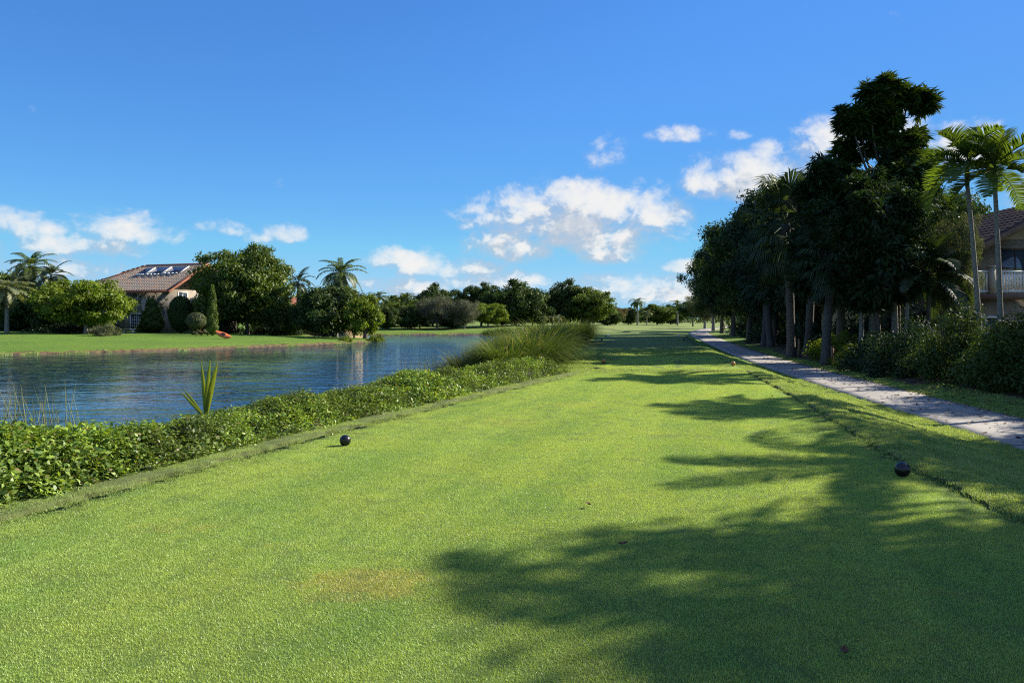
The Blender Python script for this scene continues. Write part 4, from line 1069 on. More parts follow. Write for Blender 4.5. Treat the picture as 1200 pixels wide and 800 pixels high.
for q, xq in enumerate((.05, 1.75, 3.55, 5.35, 6.9)):
    p = MB(); p.box((xq, .05, pz + .62), (.30, .30, 1.18)); p.box((xq, .05, pz + 1.24), (.38, .38, .07)); obj('balcony_post', mesh('balcony_post', p, M['stucco']), bo)
for xa, xb in ((.20, 1.60), (1.90, 3.40), (3.70, 5.20), (5.50, 6.75)):
    p = MB(); p.box(((xa + xb) / 2, .05, pz + 1.02), (xb - xa, .10, .08)); p.box(((xa + xb) / 2, .05, pz + .14), (xb - xa, .10, .07))
    nb = int((xb - xa) / .13)
    for k in range(nb): p.box((xa + (k + .5) * (xb - xa) / nb, .05, pz + .58), (.085, .05, .79))
    obj('balustrade', mesh('balustrade', p, M['white']), bo)
window(H2, (5.6, 4.2, 4.45), 1.5, 1.9, 'y-', 2, 2, 'wood_dark'); window(H2, (9.0, 4.2, 4.3), 1.4, 1.4, 'y-', 2, 2, 'wood_dark')
window(H2, (1.6, .3, 1.35), 1.4, 1.3, 'y-', 2, 2, 'white'); window(H2, (4.4, .3, 1.2), 1.3, 1.9, 'y-', 2, 3, 'white')

# ------------------------------------------------------------------ plant kinds (each built once, then set out many times)
K = {}
K['bright'] = broad(1, 6, 4.8, 1.6, 14, 9, 19000, .34, M['leaf_bright'], M['bark_pale'], .5, .9, .40, .20, flat=.45)
K['big'] = broad(2, 9.4, 6, 2.0, 20, 10, 30000, .34, M['leaf_mid'], M['bark'], .5, .5, .36, .17, flat=.5)
K['dense'] = broad(3, 9, 6, 2.0, 18, 9, 24000, .46, M['leaf_dark'], M['bark'], .55, .4, .40, .20)
K['dense2'] = broad(4, 9, 5.5, 2.2, 16, 9, 22000, .44, M['leaf_mid'], M['bark'], .55, .4, .42, .20, flat=.55)
K['low'] = broad(5, 5.5, 4, 1.0, 14, 9, 18000, .32, M['leaf_dark'], M['bark'], .55, .2, .42, .22)
K['seagrape'] = broad(6, 4.2, 2.0, .8, 9, 7, 6500, .22, M['leaf_bright'], M['bark'], .75, .3, .45, .24)
K['olive'] = broad(7, 7, 4, 1.6, 16, 10, 22000, .28, M['leaf_grey'], M['bark_grey'], .22, .9, .42, .22)
K['brown'] = broad(8, 7, 3.6, 1.8, 10, 8, 9000, .28, M['leaf_brown'], M['bark'], .5, 1.4, .42, .22)
K['open'] = broad(9, 9, 5, 3.2, 13, 8, 12000, .42, M['leaf_dark'], M['bark'], .5, 3.0, .38, .19, flat=.5)
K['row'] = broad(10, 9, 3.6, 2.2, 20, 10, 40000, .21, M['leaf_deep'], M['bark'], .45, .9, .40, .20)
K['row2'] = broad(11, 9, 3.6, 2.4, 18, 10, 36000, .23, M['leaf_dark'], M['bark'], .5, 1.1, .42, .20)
K['rowfine'] = broad(12, 8, 3.2, 2.0, 16, 9, 36000, .16, M['leaf_olive'], M['bark_grey'], .4, 1.2, .42, .22)
MG = [((px - 1040) / F * 35, dy, HZ(py, 35) + .45, r * .98) for (px, py, r, dy) in ((1034, 106, .75, 0), (1068, 114, .7, .3), (1016, 120, .6, -.3), (1086, 122, .45, .2), (992, 146, .5, -.4), (1008, 140, .4, .1), (1040, 140, .6, 0), (1034, 165, .7, .4), (1006, 178, .75, .8), (1050, 178, .8, -.6), (1078, 166, .6, .3), (998, 205, .95, .2), (1040, 212, 1.2, -.9), (1082, 205, 1.0, .6), (982, 238, 1.0, -.5), (1028, 250, 1.3, 1.0), (1078, 248, 1.2, -.8), (1000, 285, 1.2, .6), (1050, 292, 1.3, -.3), (1094, 288, 1.1, .5), (1020, 320, 1.1, -1.0), (1070, 325, 1.1, 1.0))]
K['mango'] = broad(13, 12.6, 3.2, 3.0, 22, 9, 4000, .44, M['leaf_dark'], M['bark'], .27, 2.2, .34, .125, rosette=9, flat=1.0, core=.03, given=MG)
K['mango2'] = broad(14, 8.2, 2.8, 2.6, 20, 7, 4000, .38, M['leaf_deep'], M['bark'], .27, 1.5, .38, .2, rosette=9, flat=.6)
K['coconut'] = feather(20, 6.8, 34, 3.2, M['palm'], M['bark_grey'], .20, .14, -.9, 1.35, 1.35, 36, .07, .75, .15, .9, (.5, .3))
K['palmpale'] = feather(21, 6.0, 22, 2.9, M['palm_pale'], M['bark_grey'], .18, .12, -1.0, 1.3, 1.5, 34, .07, .7, .1, 1.2)
K['palmdark'] = feather(22, 6.0, 18, 2.6, M['palm_dark'], M['bark_grey'], .18, .12, -.5, 1.3, 1.2, 30, .08, .6, .25, .6)
K['royal'] = feather(23, 6.5, 22, 2.7, M['palm'], M['bark_pale'], .21, .13, -.7, 1.4, 1.5, 30, .09, .6, .3, .7, (0, 0), 1.0, M['palm'])
K['adonidia'] = feather(24, 6.1, 15, 1.75, M['palm_bright'], M['bark_grey'], .085, .06, -.35, 1.45, 1.0, 44, .042, .62, .6, .3, (-.5, .1), .75, M['palm'])
K['adonidia2'] = feather(25, 6.1, 16, 1.8, M['palm_bright'], M['bark_grey'], .09, .062, -.4, 1.5, 1.0, 44, .042, .62, .6, .3, (.12, .15), .75, M['palm'])
K['areca'] = feather(26, 3.0, 16, 2.3, M['palm_dark'], M['bark'], .10, .07, -.3, 1.4, 1.3, 30, .06, .5, .3, .5)
K['sparse'] = feather(28, 7.0, 9, 2.4, M['palm'], M['bark_grey'], .12, .09, -.35, .9, .9, 34, .055, .5, .25, .4)
K['sapling'] = feather(27, 2.3, 9, 1.3, M['palm_pale'], M['bark_pale'], .09, .06, -.9, 1.2, 1.5, 16, .07, .4, .2, .9)
K['sabal'] = fanpalm(30, 4.2, M['palm_dark'], 52)
K['sabal2'] = fanpalm(31, 4.2, M['palm_dark'], 46, 1.1, 1.0)
K['bush'] = shrub(40, 1.9, 1.6, 5200, .15, M['leaf_olive'])
K['hedge'] = shrub(41, 2.5, 1.7, 15000, .105, M['leaf_dark'], 16, 6)
K['hedge2'] = shrub(42, 2.4, 1.7, 14000, .11, M['leaf_deep'], 15, 6)
K['cone'] = spindle(43, 3.6, lambda t: 1.25 * np.sqrt(np.clip(t * 6, 0, 1)) * (1 - t) ** .6, 9000, .20, M['leaf_mid'], .5, .05, .12)
K['ball'] = spindle(44, 3.9, lambda t: 1.45 * np.sqrt(np.clip(1 - (2 * t - 1) ** 2, 0, 1)), 12000, .17, M['leaf_dark'], .5, .1, .03)
K['pale_ball'] = spindle(45, 1.9, lambda t: 1.0 * np.sqrt(np.clip(1 - (2 * t - 1) ** 2, 0, 1)), 6500, .14, M['leaf_olive'], .5, .45, .03)
K['column'] = spindle(46, 4.9, lambda t: .48 * np.clip(t * 8, 0, 1) ** .5 * (1 - t) ** .45, 6000, .15, M['leaf_mid'], .4, .05, .14)
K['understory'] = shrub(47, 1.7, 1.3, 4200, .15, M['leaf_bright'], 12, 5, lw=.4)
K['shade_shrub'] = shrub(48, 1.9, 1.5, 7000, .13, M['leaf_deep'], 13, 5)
K['waterside'] = shrub(49, .8, 1.2, 3000, .16, M['leaf_bright'], 10, 5)
K['low_cover'] = shrub(50, 1.0, 2.6, 5000, .22, M['leaf_mid'], 14, 5)

# ------------------------------------------------------------------ far side of the lake, garden of the cream house
def put(kind, name, px, Y, top=None, half=None, label='', cat='tree', group=None, rz=0.0, dz=0.0):
    """top: photo row of the highest leaf, half: half width in photo columns"""
    x = PX(px, Y); H = None if top is None else HZ(top, Y) - zp(x, Y); Rw = None if half is None else half * Y / F
    return plant(name, K[kind], x, Y, label, cat, group, H, Rw, rz, dz)
def palm(kind, px, Y, crown, label, group=None, rz=0.0, frond=1.0, name='feather_palm'):
    """crown: photo row where the fronds leave the trunk"""
    x = PX(px, Y); H = HZ(crown, Y) - zp(x, Y); h0, r0 = K[kind][1]
    return plant(name, K[kind], x, Y, label, 'palm', group, H, r0 * frond, rz)
palm('palmpale', 8, 76, 336, 'yellow green palm at the picture edge in front of the white house', rz=.4, frond=1.15)
palm('coconut', 33, 88, 312, 'tall feathery palm with drooping pale fronds rising above the bright green tree', rz=1.2)
palm('palmdark', 60, 84, 322, 'dark spiky palm just beside the dome of the bright green tree', rz=2.2)
palm('palmpale', 20, 92, 330, 'small yellowish palm tucked behind the tall feathery palm', rz=3.0, frond=.8)
put('low', 'broadleaf_tree', 42, 86, 337, 40, 'dark low tree in the shade behind the far palms', rz=.5)
put('dense2', 'broadleaf_tree', 16, 92, 322, 30, 'mid green tree filling the space between the far palms', rz=2.2)
put('dense2', 'broadleaf_tree', 64, 93, 328, 30, 'mid green tree behind the dome of the bright tree', rz=.2)
put('low', 'broadleaf_tree', 4, 94, 352, 30, 'dark low tree in front of the white house wall', rz=1.5)
put('bright', 'broadleaf_tree', 101, 78, 330, 51, 'bright yellow green domed tree on the lawn left of the cream house', rz=.3)
put('low', 'broadleaf_tree', 72, 84, 342, 34, 'shaded dark green tree behind the bright domed tree', rz=2.4)
put('bush', 'round_bush', 122, 71, 373, 17, 'rounded grey green bush at the foot of the bright domed tree', 'bush')
put('cone', 'conical_shrub', 178, 88, 349, 13, 'pointed leafy shrub against the front wall of the cream house', 'shrub')
put('waterside', 'low_hedge', 172, 89, 376, 14, 'low dark hedge around the pointed shrub', 'hedge')
put('ball', 'topiary_tree', 212, 87, 346, 14, 'large round clipped dark tree beside the house corner', 'tree')
put('pale_ball', 'topiary_bush', 230, 77, 366, 11, 'small pale clipped ball bush in front of the round dark tree', 'bush')
put('column', 'column_cypress', 249, 75, 333, 6, 'slim upright column shaped conifer by the big shade tree', 'tree')
put('big', 'broadleaf_tree', 290, 89, 288, 60, 'biggest spreading green shade tree standing between cream house and coconut palm', rz=.8)
palm('palmdark', 349, 96, 330, 'dark palm partly hidden behind the big spreading shade tree', rz=.9, frond=1.1)
palm('coconut', 394, 87, 320, 'coconut palm with ragged fronds rising over the trees at the point', rz=0.2, name='coconut_palm', frond=1.02)
put('low', 'broadleaf_tree', 380, 82, 334, 40, 'dense dark tree below the coconut palm', rz=1.1)
put('low', 'broadleaf_tree', 335, 88, 352, 30, 'dark low tree filling the shade right of the big shade tree', rz=2.9)
put('dense2', 'broadleaf_tree', 415, 84, 338, 26, 'mid green tree leaning to the point behind the bright waterside tree', rz=2)
put('seagrape', 'waterside_tree', 428, 78.6, 344, 22, 'bright round leaved tree overhanging the water at the point', rz=.6)
put('waterside', 'waterside_plant', 440, 77, 389, 12, 'low yellow green plants at the water edge of the point', 'plant', rz=1)
put('waterside', 'waterside_plant', 405, 73, 392, 8, 'small green plants on the bank left of the point', 'plant', rz=2)
rg = np.random.default_rng(8)
for (px, Y, lb) in ((226, 77, 'spiky pale plant under the clipped ball bush'), (236, 76.5, 'reddish spiky plant next to the slim column conifer'), (243, 76, 'small spiky plant at the foot of the slim column conifer')):
    x = PX(px, Y); mb = MB()
    for q in range(26):
        a = q * 2.399; e = rg.uniform(.3, 1.3); l = rg.uniform(.5, .9); d = np.array([math.cos(a) * math.cos(e), math.sin(a) * math.cos(e), math.sin(e)])
        mb.tube([(0, 0, 0), d * l * .6, d * l + np.array([0, 0, -.12])], [.035, .03, .006], 4, False); mb.rq[-1][:] = rg.uniform(0, 1)
    e = tag(empty('bromeliad', (x, Y, zp(x, Y))), lb, 'plant'); obj('leaves', mesh('leaves', mb, M['palm_pale'] if px != 236 else M['leaf_brown']), e)
bx_, by_ = PX(151, 80), 80.0
e = tag(empty('garden_bench', (bx_, by_, zp(bx_, by_)), R_(-12)), 'pale stone bench on the lawn before the cream house', 'bench')
mb = MB(); mb.box((0, 0, .45), (1.5, .45, .10)); obj('seat', mesh('seat', mb, M['stone']), e)
for s_ in (-1, 1):
    mb = MB(); mb.box((s_ * .52, 0, .198), (.20, .36, .40)); obj('leg', mesh('leg', mb, M['stone']), e)
kx, ky = PX(262, 70), 70.0
mb = MB(); n = 18; t = np.linspace(-1, 1, n)
P = np.stack([t * 1.15, 0 * t, .20 + .16 * t ** 4], 1)
th = np.arange(12) / 12 * 2 * np.pi; wv = .36 * np.sqrt(np.clip(1 - t ** 2 * .98, .01, 1))
V = P[:, None] + np.stack([np.zeros((n, 12)), wv[:, None] * np.cos(th), .17 * (wv[:, None] / .36) * np.maximum(np.sin(th), -.9)], -1)
i = np.arange(n - 1)[:, None] * 12; j = np.arange(12)[None]
mb.add(V.reshape(-1, 3), np.stack([i + j, i + (j + 1) % 12, i + 12 + (j + 1) % 12, i + 12 + j], -1).reshape(-1, 4))
e = tag(empty('kayak', (kx, ky, zp(kx, ky) + .22), R_(-8), sc=(.72, .85, .85), rx=R_(38), ry=R_(20)), 'orange kayak tipped on the grass near the slim column conifer', 'kayak')
obj('hull', mesh('hull', mb, M['kayak'], True), e)
mb = MB(); mb.sphere((0, 0, .375), .25, 16, 8, (1.3, .75, .12)); obj('cockpit', mesh('cockpit', mb, M['ball_black'], True), e)

# ------------------------------------------------------------------ far shore and end of the fairway
palm('royal', 443, 128, 352, 'palm standing at the near end of the far treeline, left of the others', rz=.3)
palm('royal', 476, 132, 353, 'palm poking out of the far treeline above the water', rz=1.3, frond=.9)
put('dense2', 'broadleaf_tree', 462, 136, 352, 22, 'mid green tree between the two palms of the far treeline', rz=.4)
put('dense', 'broadleaf_tree', 507, 142, 336, 24, 'dark rounded tree standing tallest over the grey green trees', rz=1.4)
put('low', 'broadleaf_tree', 452, 120, 357, 16, 'dark low tree at the water just right of the point', rz=2.7)
put('low', 'broadleaf_tree', 478, 124, 358, 18, 'dark low tree in the left half of the far treeline', rz=.7)
put('olive', 'broadleaf_tree', 512, 124, 346, 24, 'larger grey green feathery tree on the far shore', rz=.2)
put('olive', 'broadleaf_tree', 544, 124, 350, 20, 'smaller grey green feathery tree right of the larger one on the far shore', rz=1.9)
put('dense2', 'broadleaf_tree', 492, 128, 352, 20, 'green tree left of the larger grey green feathery tree', rz=3.2)
put('open', 'broadleaf_tree', 564, 146, 334, 26, 'loose dark tree left of the wide dark tree on the fairway edge', rz=.5)
put('bright', 'broadleaf_tree', 572, 130, 356, 22, 'yellow green loose tree in front of the loose dark tree', rz=.6)
put('dense', 'broadleaf_tree', 604, 140, 332, 38, 'wide dark rounded tree at the middle of the far shore', rz=2.2)
put('dense', 'broadleaf_tree', 662, 148, 332, 28, 'left one of the twin large trees behind the fountain grass', rz=.1)
put('dense2', 'broadleaf_tree', 690, 146, 337, 30, 'right one of the twin large trees, with the lower spreading crown', rz=1.0)
put('brown', 'broadleaf_tree', 624, 142, 358, 14, 'brownish tree in the gap between the wide dark tree and the twin trees', rz=.4)
for (px, Y, cr, lb) in ((639, 132, 372, 'thin pale young palm leftmost in front of the twin trees'), (648, 134, 371, 'thin pale young palm second in front of the twin trees'), (655, 131, 371, 'thin pale young palm rightmost in front of the twin trees')):
    palm('sapling', px, Y, cr, lb, 'young palms before the twin trees', rz=px)
palm('royal', 747, 172, 357, 'royal palm with pale trunk left of the pair at the end of the fairway', rz=.5, name='royal_palm')
palm('royal', 794, 168, 359, 'royal palm with pale trunk right of the pair at the end of the fairway', rz=1.5, name='royal_palm', frond=.9)
put('brown', 'broadleaf_tree', 722, 178, 358, 15, 'brownish tree right of the twin trees at the end of the fairway', rz=1.2)
put('low', 'broadleaf_tree', 736, 190, 360, 14, 'dark tree left of the left royal palm', rz=.2)
put('dense2', 'broadleaf_tree', 770, 182, 357, 20, 'green tree between the two royal palms', rz=1.7)
palm('palmpale', 758, 170, 366, 'small pale palm right of the left royal palm', rz=.3, frond=.7)
put('dense', 'broadleaf_tree', 786, 196, 359, 18, 'dark tree behind the right royal palm', rz=2.5)
put('open', 'broadleaf_tree', 812, 150, 352, 18, 'dark open tree right of the right royal palm', rz=.9)
put('low_cover', 'low_shrubs', 590, 104, 382, 26, 'dark low shrubs on the far bank left of the fountain grass', 'shrubs', rz=.4)
put('low_cover', 'low_shrubs', 622, 108, 380, 22, 'lighter low shrubs on the far bank behind the fountain grass', 'shrubs', rz=1.4)

put('low', 'broadleaf_tree', 252, 93, 340, 26, 'dark tree added to darken the gap between the cream house and the big shade tree', rz=.3)  # added to darken the bright gap under the crowns
put('dense2', 'broadleaf_tree', 302, 98, 316, 34, 'tree behind the big shade tree, added to shade the house gable', rz=1.9)  # added and raised as a shadow caster for the gable wall
put('dense', 'broadleaf_tree', 528, 150, 343, 28, 'dark tree behind the two grey green trees', rz=.9)
put('dense2', 'broadleaf_tree', 470, 150, 347, 30, 'green tree at the back of the far treeline above the water', rz=2.9)
put('low', 'broadleaf_tree', 530, 128, 364, 20, 'low dark tree between and below the two grey green trees', rz=1.2)
put('low', 'broadleaf_tree', 588, 145, 358, 20, 'low dark tree left of the wide dark rounded tree', rz=.8)
put('low', 'broadleaf_tree', 634, 150, 358, 18, 'low dark tree right of the wide dark rounded tree', rz=2.0)
put('low', 'broadleaf_tree', 712, 160, 362, 18, 'low dark tree at the right foot of the twin trees', rz=2.8)

plant('fill_shrub', K['shade_shrub'], PX(262, 88), 88, 'dark shrub added to darken the foot of the big shade tree beside the house', 'shrub', None, 2.3, 2.2, .4)  # these dark shrubs are added to darken the tree bases
plant('fill_shrub', K['shade_shrub'], PX(92, 83), 83, 'dark shrub added to darken the ground beneath the bright domed tree', 'shrub', None, 2.4, 4.2, 1.4)
plant('fill_shrub', K['shade_shrub'], PX(320, 92), 92, 'dark shrub added to darken the ground right of the big shade tree trunk', 'shrub', None, 2.4, 3.6, 2.4)
plant('fill_shrub', K['shade_shrub'], PX(30, 88), 88, 'dark shrub added to darken the ground beneath the far palms', 'shrub', None, 2.4, 3.6, 3.4)

# far-off wood closing the horizon
rg = np.random.default_rng(77); C = []; Rd = []
for q in range(620):
    x = rg.uniform(-330, 330); y = rg.uniform(235, 330) - .1 * abs(x); h = rg.uniform(4.5, 9) * (1.0 if abs(x - 60) > 40 else .75)
    for s_ in range(5): C.append((x + rg.normal(0, 1.8), y + rg.normal(0, 1.5), h * rg.uniform(.03, .92))); Rd.append(rg.uniform(1.3, 2.6))
mb = MB(); crown_leaves(mb, rg, np.array(C), np.array(Rd), 90000, .8, .6, .8)
tag(obj('distant_woods', mesh('distant_woods', mb, M['leaf_dark'])), 'distant line of dark trees closing the view beyond the fairway', 'woods', kind='stuff')

# ------------------------------------------------------------------ the shaded row along the cart path
for (px, Y, cr, kd, fr, lb) in ((968, 31.5, 296, 'sabal', 1.1, 'sabal palm with the nearest leaning trunk beside the cart path'), (927, 38, 262, 'sabal2', 1.25, 'sabal palm with criss cross leaf bases standing tallest by the path bend'),
                                (946, 41, 268, 'sabal', 1.25, 'sabal palm set back between the two nearest sabal trunks'), (904, 50, 316, 'sabal2', 1.35, 'sabal palm further along the path, right of its neighbour'), (895, 52, 312, 'sabal', 1.3, 'sabal palm furthest along the path, left of its neighbour')):
    palm(kd, px, Y, cr, lb, 'sabal palms along the path', rz=px * .37, frond=fr, name='sabal_palm')
put('mango', 'tall_tree', 1040, 35, None, None, 'tallest tree in the row, with drooping leaf rosettes at its top', rz=0)
put('mango2', 'broadleaf_tree', 985, 33.5, 178, 62, 'dark tree left of the tallest tree with drooping leaves', rz=1.8)
put('mango2', 'broadleaf_tree', 1056, 34, 178, 38, 'dark tree right of the tallest tree, behind the slim palms', rz=2.9)
put('mango2', 'broadleaf_tree', 1028, 29.5, 192, 56, 'dark tree standing in front of the tallest tree', rz=.9)
put('row2', 'broadleaf_tree', 1112, 48, 215, 62, 'backlit tree behind the slim palms and the villa roof', rz=.4)
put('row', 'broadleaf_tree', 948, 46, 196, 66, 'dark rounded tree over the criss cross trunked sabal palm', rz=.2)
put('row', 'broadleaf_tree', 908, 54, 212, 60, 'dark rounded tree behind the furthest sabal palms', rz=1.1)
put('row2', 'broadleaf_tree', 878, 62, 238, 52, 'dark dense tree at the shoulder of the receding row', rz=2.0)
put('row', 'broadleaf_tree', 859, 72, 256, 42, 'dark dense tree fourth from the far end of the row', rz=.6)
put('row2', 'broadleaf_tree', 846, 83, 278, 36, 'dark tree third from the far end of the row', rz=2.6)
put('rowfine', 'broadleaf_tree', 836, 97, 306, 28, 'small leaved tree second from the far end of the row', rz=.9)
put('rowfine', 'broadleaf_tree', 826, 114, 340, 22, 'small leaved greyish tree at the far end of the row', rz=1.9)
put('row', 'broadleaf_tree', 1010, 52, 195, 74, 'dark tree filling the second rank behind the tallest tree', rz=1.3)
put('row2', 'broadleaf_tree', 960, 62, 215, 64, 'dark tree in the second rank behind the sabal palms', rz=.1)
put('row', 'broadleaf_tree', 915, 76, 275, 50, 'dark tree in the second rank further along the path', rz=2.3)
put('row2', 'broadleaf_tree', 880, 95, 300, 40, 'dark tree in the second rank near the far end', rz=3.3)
palm('areca', 1052, 31, 300, 'dark arching palm below the tallest tree', rz=.5, frond=1.2)
palm('areca', 1010, 33, 318, 'dark arching palm with a long frond left of the tallest trunk', rz=1.5, frond=1.2)
palm('areca', 1088, 29, 322, 'dark arching palm in front of the villa wing', rz=2.6, frond=1.0)
palm('adonidia', 1150, 24, 216, 'slim ringed palm with upright bright fronds, left of the pair before the balcony', rz=.35)
palm('adonidia2', 1174, 23, 220, 'slim ringed palm with upright bright fronds, right of the pair before the balcony', rz=2.1)
put('rowfine', 'broadleaf_tree', 1120, 29.5, 236, 26, 'light small leaved tree just left of the slim palms', rz=.6)
# bare slender trunks in the planting
for (px, Y, top, ln, rr, lb) in ((1008, 31, 352, .25, .09, 'slender grey trunk just right of the bright undergrowth'), (1050, 30, 330, -.2, .12, 'thick pale trunk before the villa side wing'), (1062, 29, 345, .1, .08, 'thin pale trunk beside the villa wall'), (1022, 33, 335, -.1, .11, 'dark trunk in the gap of the planting')):
    x = PX(px, Y); H = HZ(top - 70, Y) - zp(x, Y)
    e = tag(empty('slender_tree', (x, Y, zp(x, Y))), lb, 'tree')
    tm = MB(); tm.tube([(0, 0, -.2), (ln * .3, 0, H * .4), (ln, .05, H)], [rr * 1.3, rr, rr * .6], 8, False); obj('trunk', mesh('trunk', tm, M['bark_pale'], True), e)
    cm = MB(); rg = np.random.default_rng(px); C = np.stack([rg.normal(ln, .9, 24), rg.normal(0, .8, 24), rg.uniform(H * .82, H * 1.25, 24)], 1)
    crown_leaves(cm, rg, C, rg.uniform(.3, .55, 24), 2600, .16, .4, .7); obj('crown', mesh('crown', cm, M['leaf_deep']), e)
# hedge and undergrowth
for q, (y, lb) in enumerate(((36, 'tall dark shrub added to darken behind the sabal trunks, nearest of the rank'), (41, 'tall dark shrub of the added darkening rank, second from the villa'), (46.5, 'tall dark shrub of the added darkening rank, third from the villa'), (53, 'tall dark shrub of the added darkening rank, fourth from the villa'), (60, 'tall dark shrub of the added darkening rank, fifth from the villa'), (68, 'tall dark shrub of the added darkening rank, sixth from the villa'), (77, 'tall dark shrub of the added darkening rank, next to last'), (88, 'tall dark shrub of the added darkening rank, farthest along the path'))):
    plant('fill_shrub', K['shade_shrub'], float(pc(y)) + 6.0 + (q % 2) * .8, y, lb, 'shrub', None, 3.4, 3.0, q * 1.3)  # rank added to darken the bright lawn behind the trunks
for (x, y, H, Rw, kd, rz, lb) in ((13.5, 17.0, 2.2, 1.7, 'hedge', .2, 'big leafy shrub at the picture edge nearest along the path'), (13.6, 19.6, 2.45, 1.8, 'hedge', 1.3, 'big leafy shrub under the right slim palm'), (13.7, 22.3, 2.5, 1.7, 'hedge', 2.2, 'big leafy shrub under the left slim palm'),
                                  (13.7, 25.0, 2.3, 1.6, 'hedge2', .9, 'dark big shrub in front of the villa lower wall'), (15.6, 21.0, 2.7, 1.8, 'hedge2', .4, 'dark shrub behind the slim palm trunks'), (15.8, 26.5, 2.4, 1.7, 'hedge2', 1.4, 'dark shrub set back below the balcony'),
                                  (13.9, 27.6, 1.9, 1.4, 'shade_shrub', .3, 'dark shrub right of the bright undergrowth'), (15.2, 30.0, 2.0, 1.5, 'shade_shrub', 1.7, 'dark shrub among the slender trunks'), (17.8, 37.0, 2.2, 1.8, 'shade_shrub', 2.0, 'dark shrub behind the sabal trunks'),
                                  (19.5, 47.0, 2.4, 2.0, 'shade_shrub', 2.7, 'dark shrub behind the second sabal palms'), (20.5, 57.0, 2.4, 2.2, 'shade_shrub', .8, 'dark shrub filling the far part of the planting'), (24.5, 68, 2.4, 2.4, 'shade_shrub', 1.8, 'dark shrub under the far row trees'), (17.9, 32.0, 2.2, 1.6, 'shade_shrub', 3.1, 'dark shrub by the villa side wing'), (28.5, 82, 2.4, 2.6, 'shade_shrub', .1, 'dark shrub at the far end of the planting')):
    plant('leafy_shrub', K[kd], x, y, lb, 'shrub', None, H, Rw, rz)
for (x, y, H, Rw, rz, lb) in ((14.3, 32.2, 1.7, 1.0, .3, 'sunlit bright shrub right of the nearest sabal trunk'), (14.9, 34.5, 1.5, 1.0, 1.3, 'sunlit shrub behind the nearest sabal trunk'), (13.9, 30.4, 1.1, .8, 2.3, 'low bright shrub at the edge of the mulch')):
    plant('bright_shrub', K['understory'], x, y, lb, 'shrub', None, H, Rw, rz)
for (px, Y, h, lb) in ((936.5, 37.4, .95, 'weathered wooden post beside the criss cross trunked sabal palm'), (975.5, 30.8, .85, 'leaning wooden post beside the nearest sabal trunk')):
    x = PX(px, Y); mb = MB(); mb.box((0, 0, h / 2 - .05), (.10, .08, h)); mb.box((0, 0, h - .035), (.13, .11, .03))
    tag(obj('wooden_post', mesh('wooden_post', mb, solid('post_wood', (.24, .15, .08), .85, .3, 5)), None, (x, Y, zp(x, Y)), .3), lb, 'post')

# trees beyond the right picture edge, whose shade lies across the tee
plant('feather_palm', K['adonidia2'], 14.1, 16.6, 'slim palm just past the picture edge casting the thin shadow fingers', 'palm', None, 5.6, 2.1, .9)
plant('feather_palm', K['sparse'], 12.5, 8.85, 'thin crowned palm past the picture edge casting the longest shadow finger', 'palm', None, 7.3, 2.4, 2.0)
plant('feather_palm', K['coconut'], 12.4, 11.6, 'palm past the picture edge casting the long middle shadow', 'palm', None, 5.6, 2.3, .2)
plant('broadleaf_tree', K['row'], 14.0, 8.6, 'tree past the picture edge shading the near corner of the tee', 'tree', None, 9.0, 3.3, 1.4)
plant('broadleaf_tree', K['row'], 15.4, 7.6, 'tree past the picture edge beside the camera', 'tree', None, 9.2, 3.2, 2.7)
plant('broadleaf_tree', K['rowfine'], 15.9, 13.3, 'light tree past the picture edge dappling the slope by the path', 'tree', None, 7.8, 2.7, 1.9)
plant('broadleaf_tree', K['row2'], 18.6, 16.5, 'tree past the picture edge shading the cart path', 'tree', None, 6.6, 1.9, 2.4)
plant('broadleaf_tree', K['rowfine'], 17.6, 20.0, 'small leaved tree past the picture edge dappling the cart path', 'tree', None, 6.2, 2.0, .5)
plant('leafy_shrub', K['hedge2'], 13.8, 13.8, 'dark leafy shrub past the picture edge by the path', 'shrub', None, 2.3, 1.7, 2.0)

# ------------------------------------------------------------------ fountain grass, reeds, sprout
def tussock(seed, L_, n, spread=.34, wd=.019):
    rg = np.random.default_rng(seed); mb = MB()
    a = rg.uniform(0, 2 * np.pi, n); r = spread * np.sqrt(rg.uniform(0, 1, n))
    B = np.stack([r * np.cos(a), r * np.sin(a), np.full(n, -.05)], 1)
    b = a + rg.normal(0, .6, n); e = np.clip(rg.normal(1.15, .22, n) - r * .5, .35, 1.5); l = L_ * rg.uniform(.55, 1.1, n)
    S = np.stack([-np.sin(b), np.cos(b), np.zeros(n)], 1); rows = []; P = B
    w0 = wd * rg.uniform(.7, 1.3, n)
    for k in range(4):
        wk = (w0 * (1, 1, .75, .45)[k])[:, None]; rows.append(P - S * wk / 2); rows.append(P + S * wk / 2)
        ek = e - (.10, .32, .70, 1.15)[k] * rg.uniform(.7, 1.25, n)
        P = P + np.stack([np.cos(b) * np.cos(ek), np.sin(b) * np.cos(ek), np.sin(ek)], 1) * (l / 4)[:, None]
    rows.append(P)
    V = np.stack(rows, 1).reshape(-1, 3); k = np.arange(n)[:, None, None] * 9
    Q = (k + np.array([[0, 1, 3, 2], [2, 3, 5, 4], [4, 5, 7, 6]])[None]).reshape(-1, 4); T = (np.arange(n)[:, None] * 9 + np.array([[6, 7, 8]]))
    rr = rg.uniform(0, 1, n); mb.add(V, Q, T, np.repeat(rr, 3), rr)
    return mb
TU = [mesh('fountain_grass', tussock(60, 1.75, 3200), M['fountain']), mesh('fountain_grass', tussock(61, 1.7, 3200), M['fountain_dark']), mesh('fountain_grass', tussock(62, 1.65, 3000), M['fountain'])]
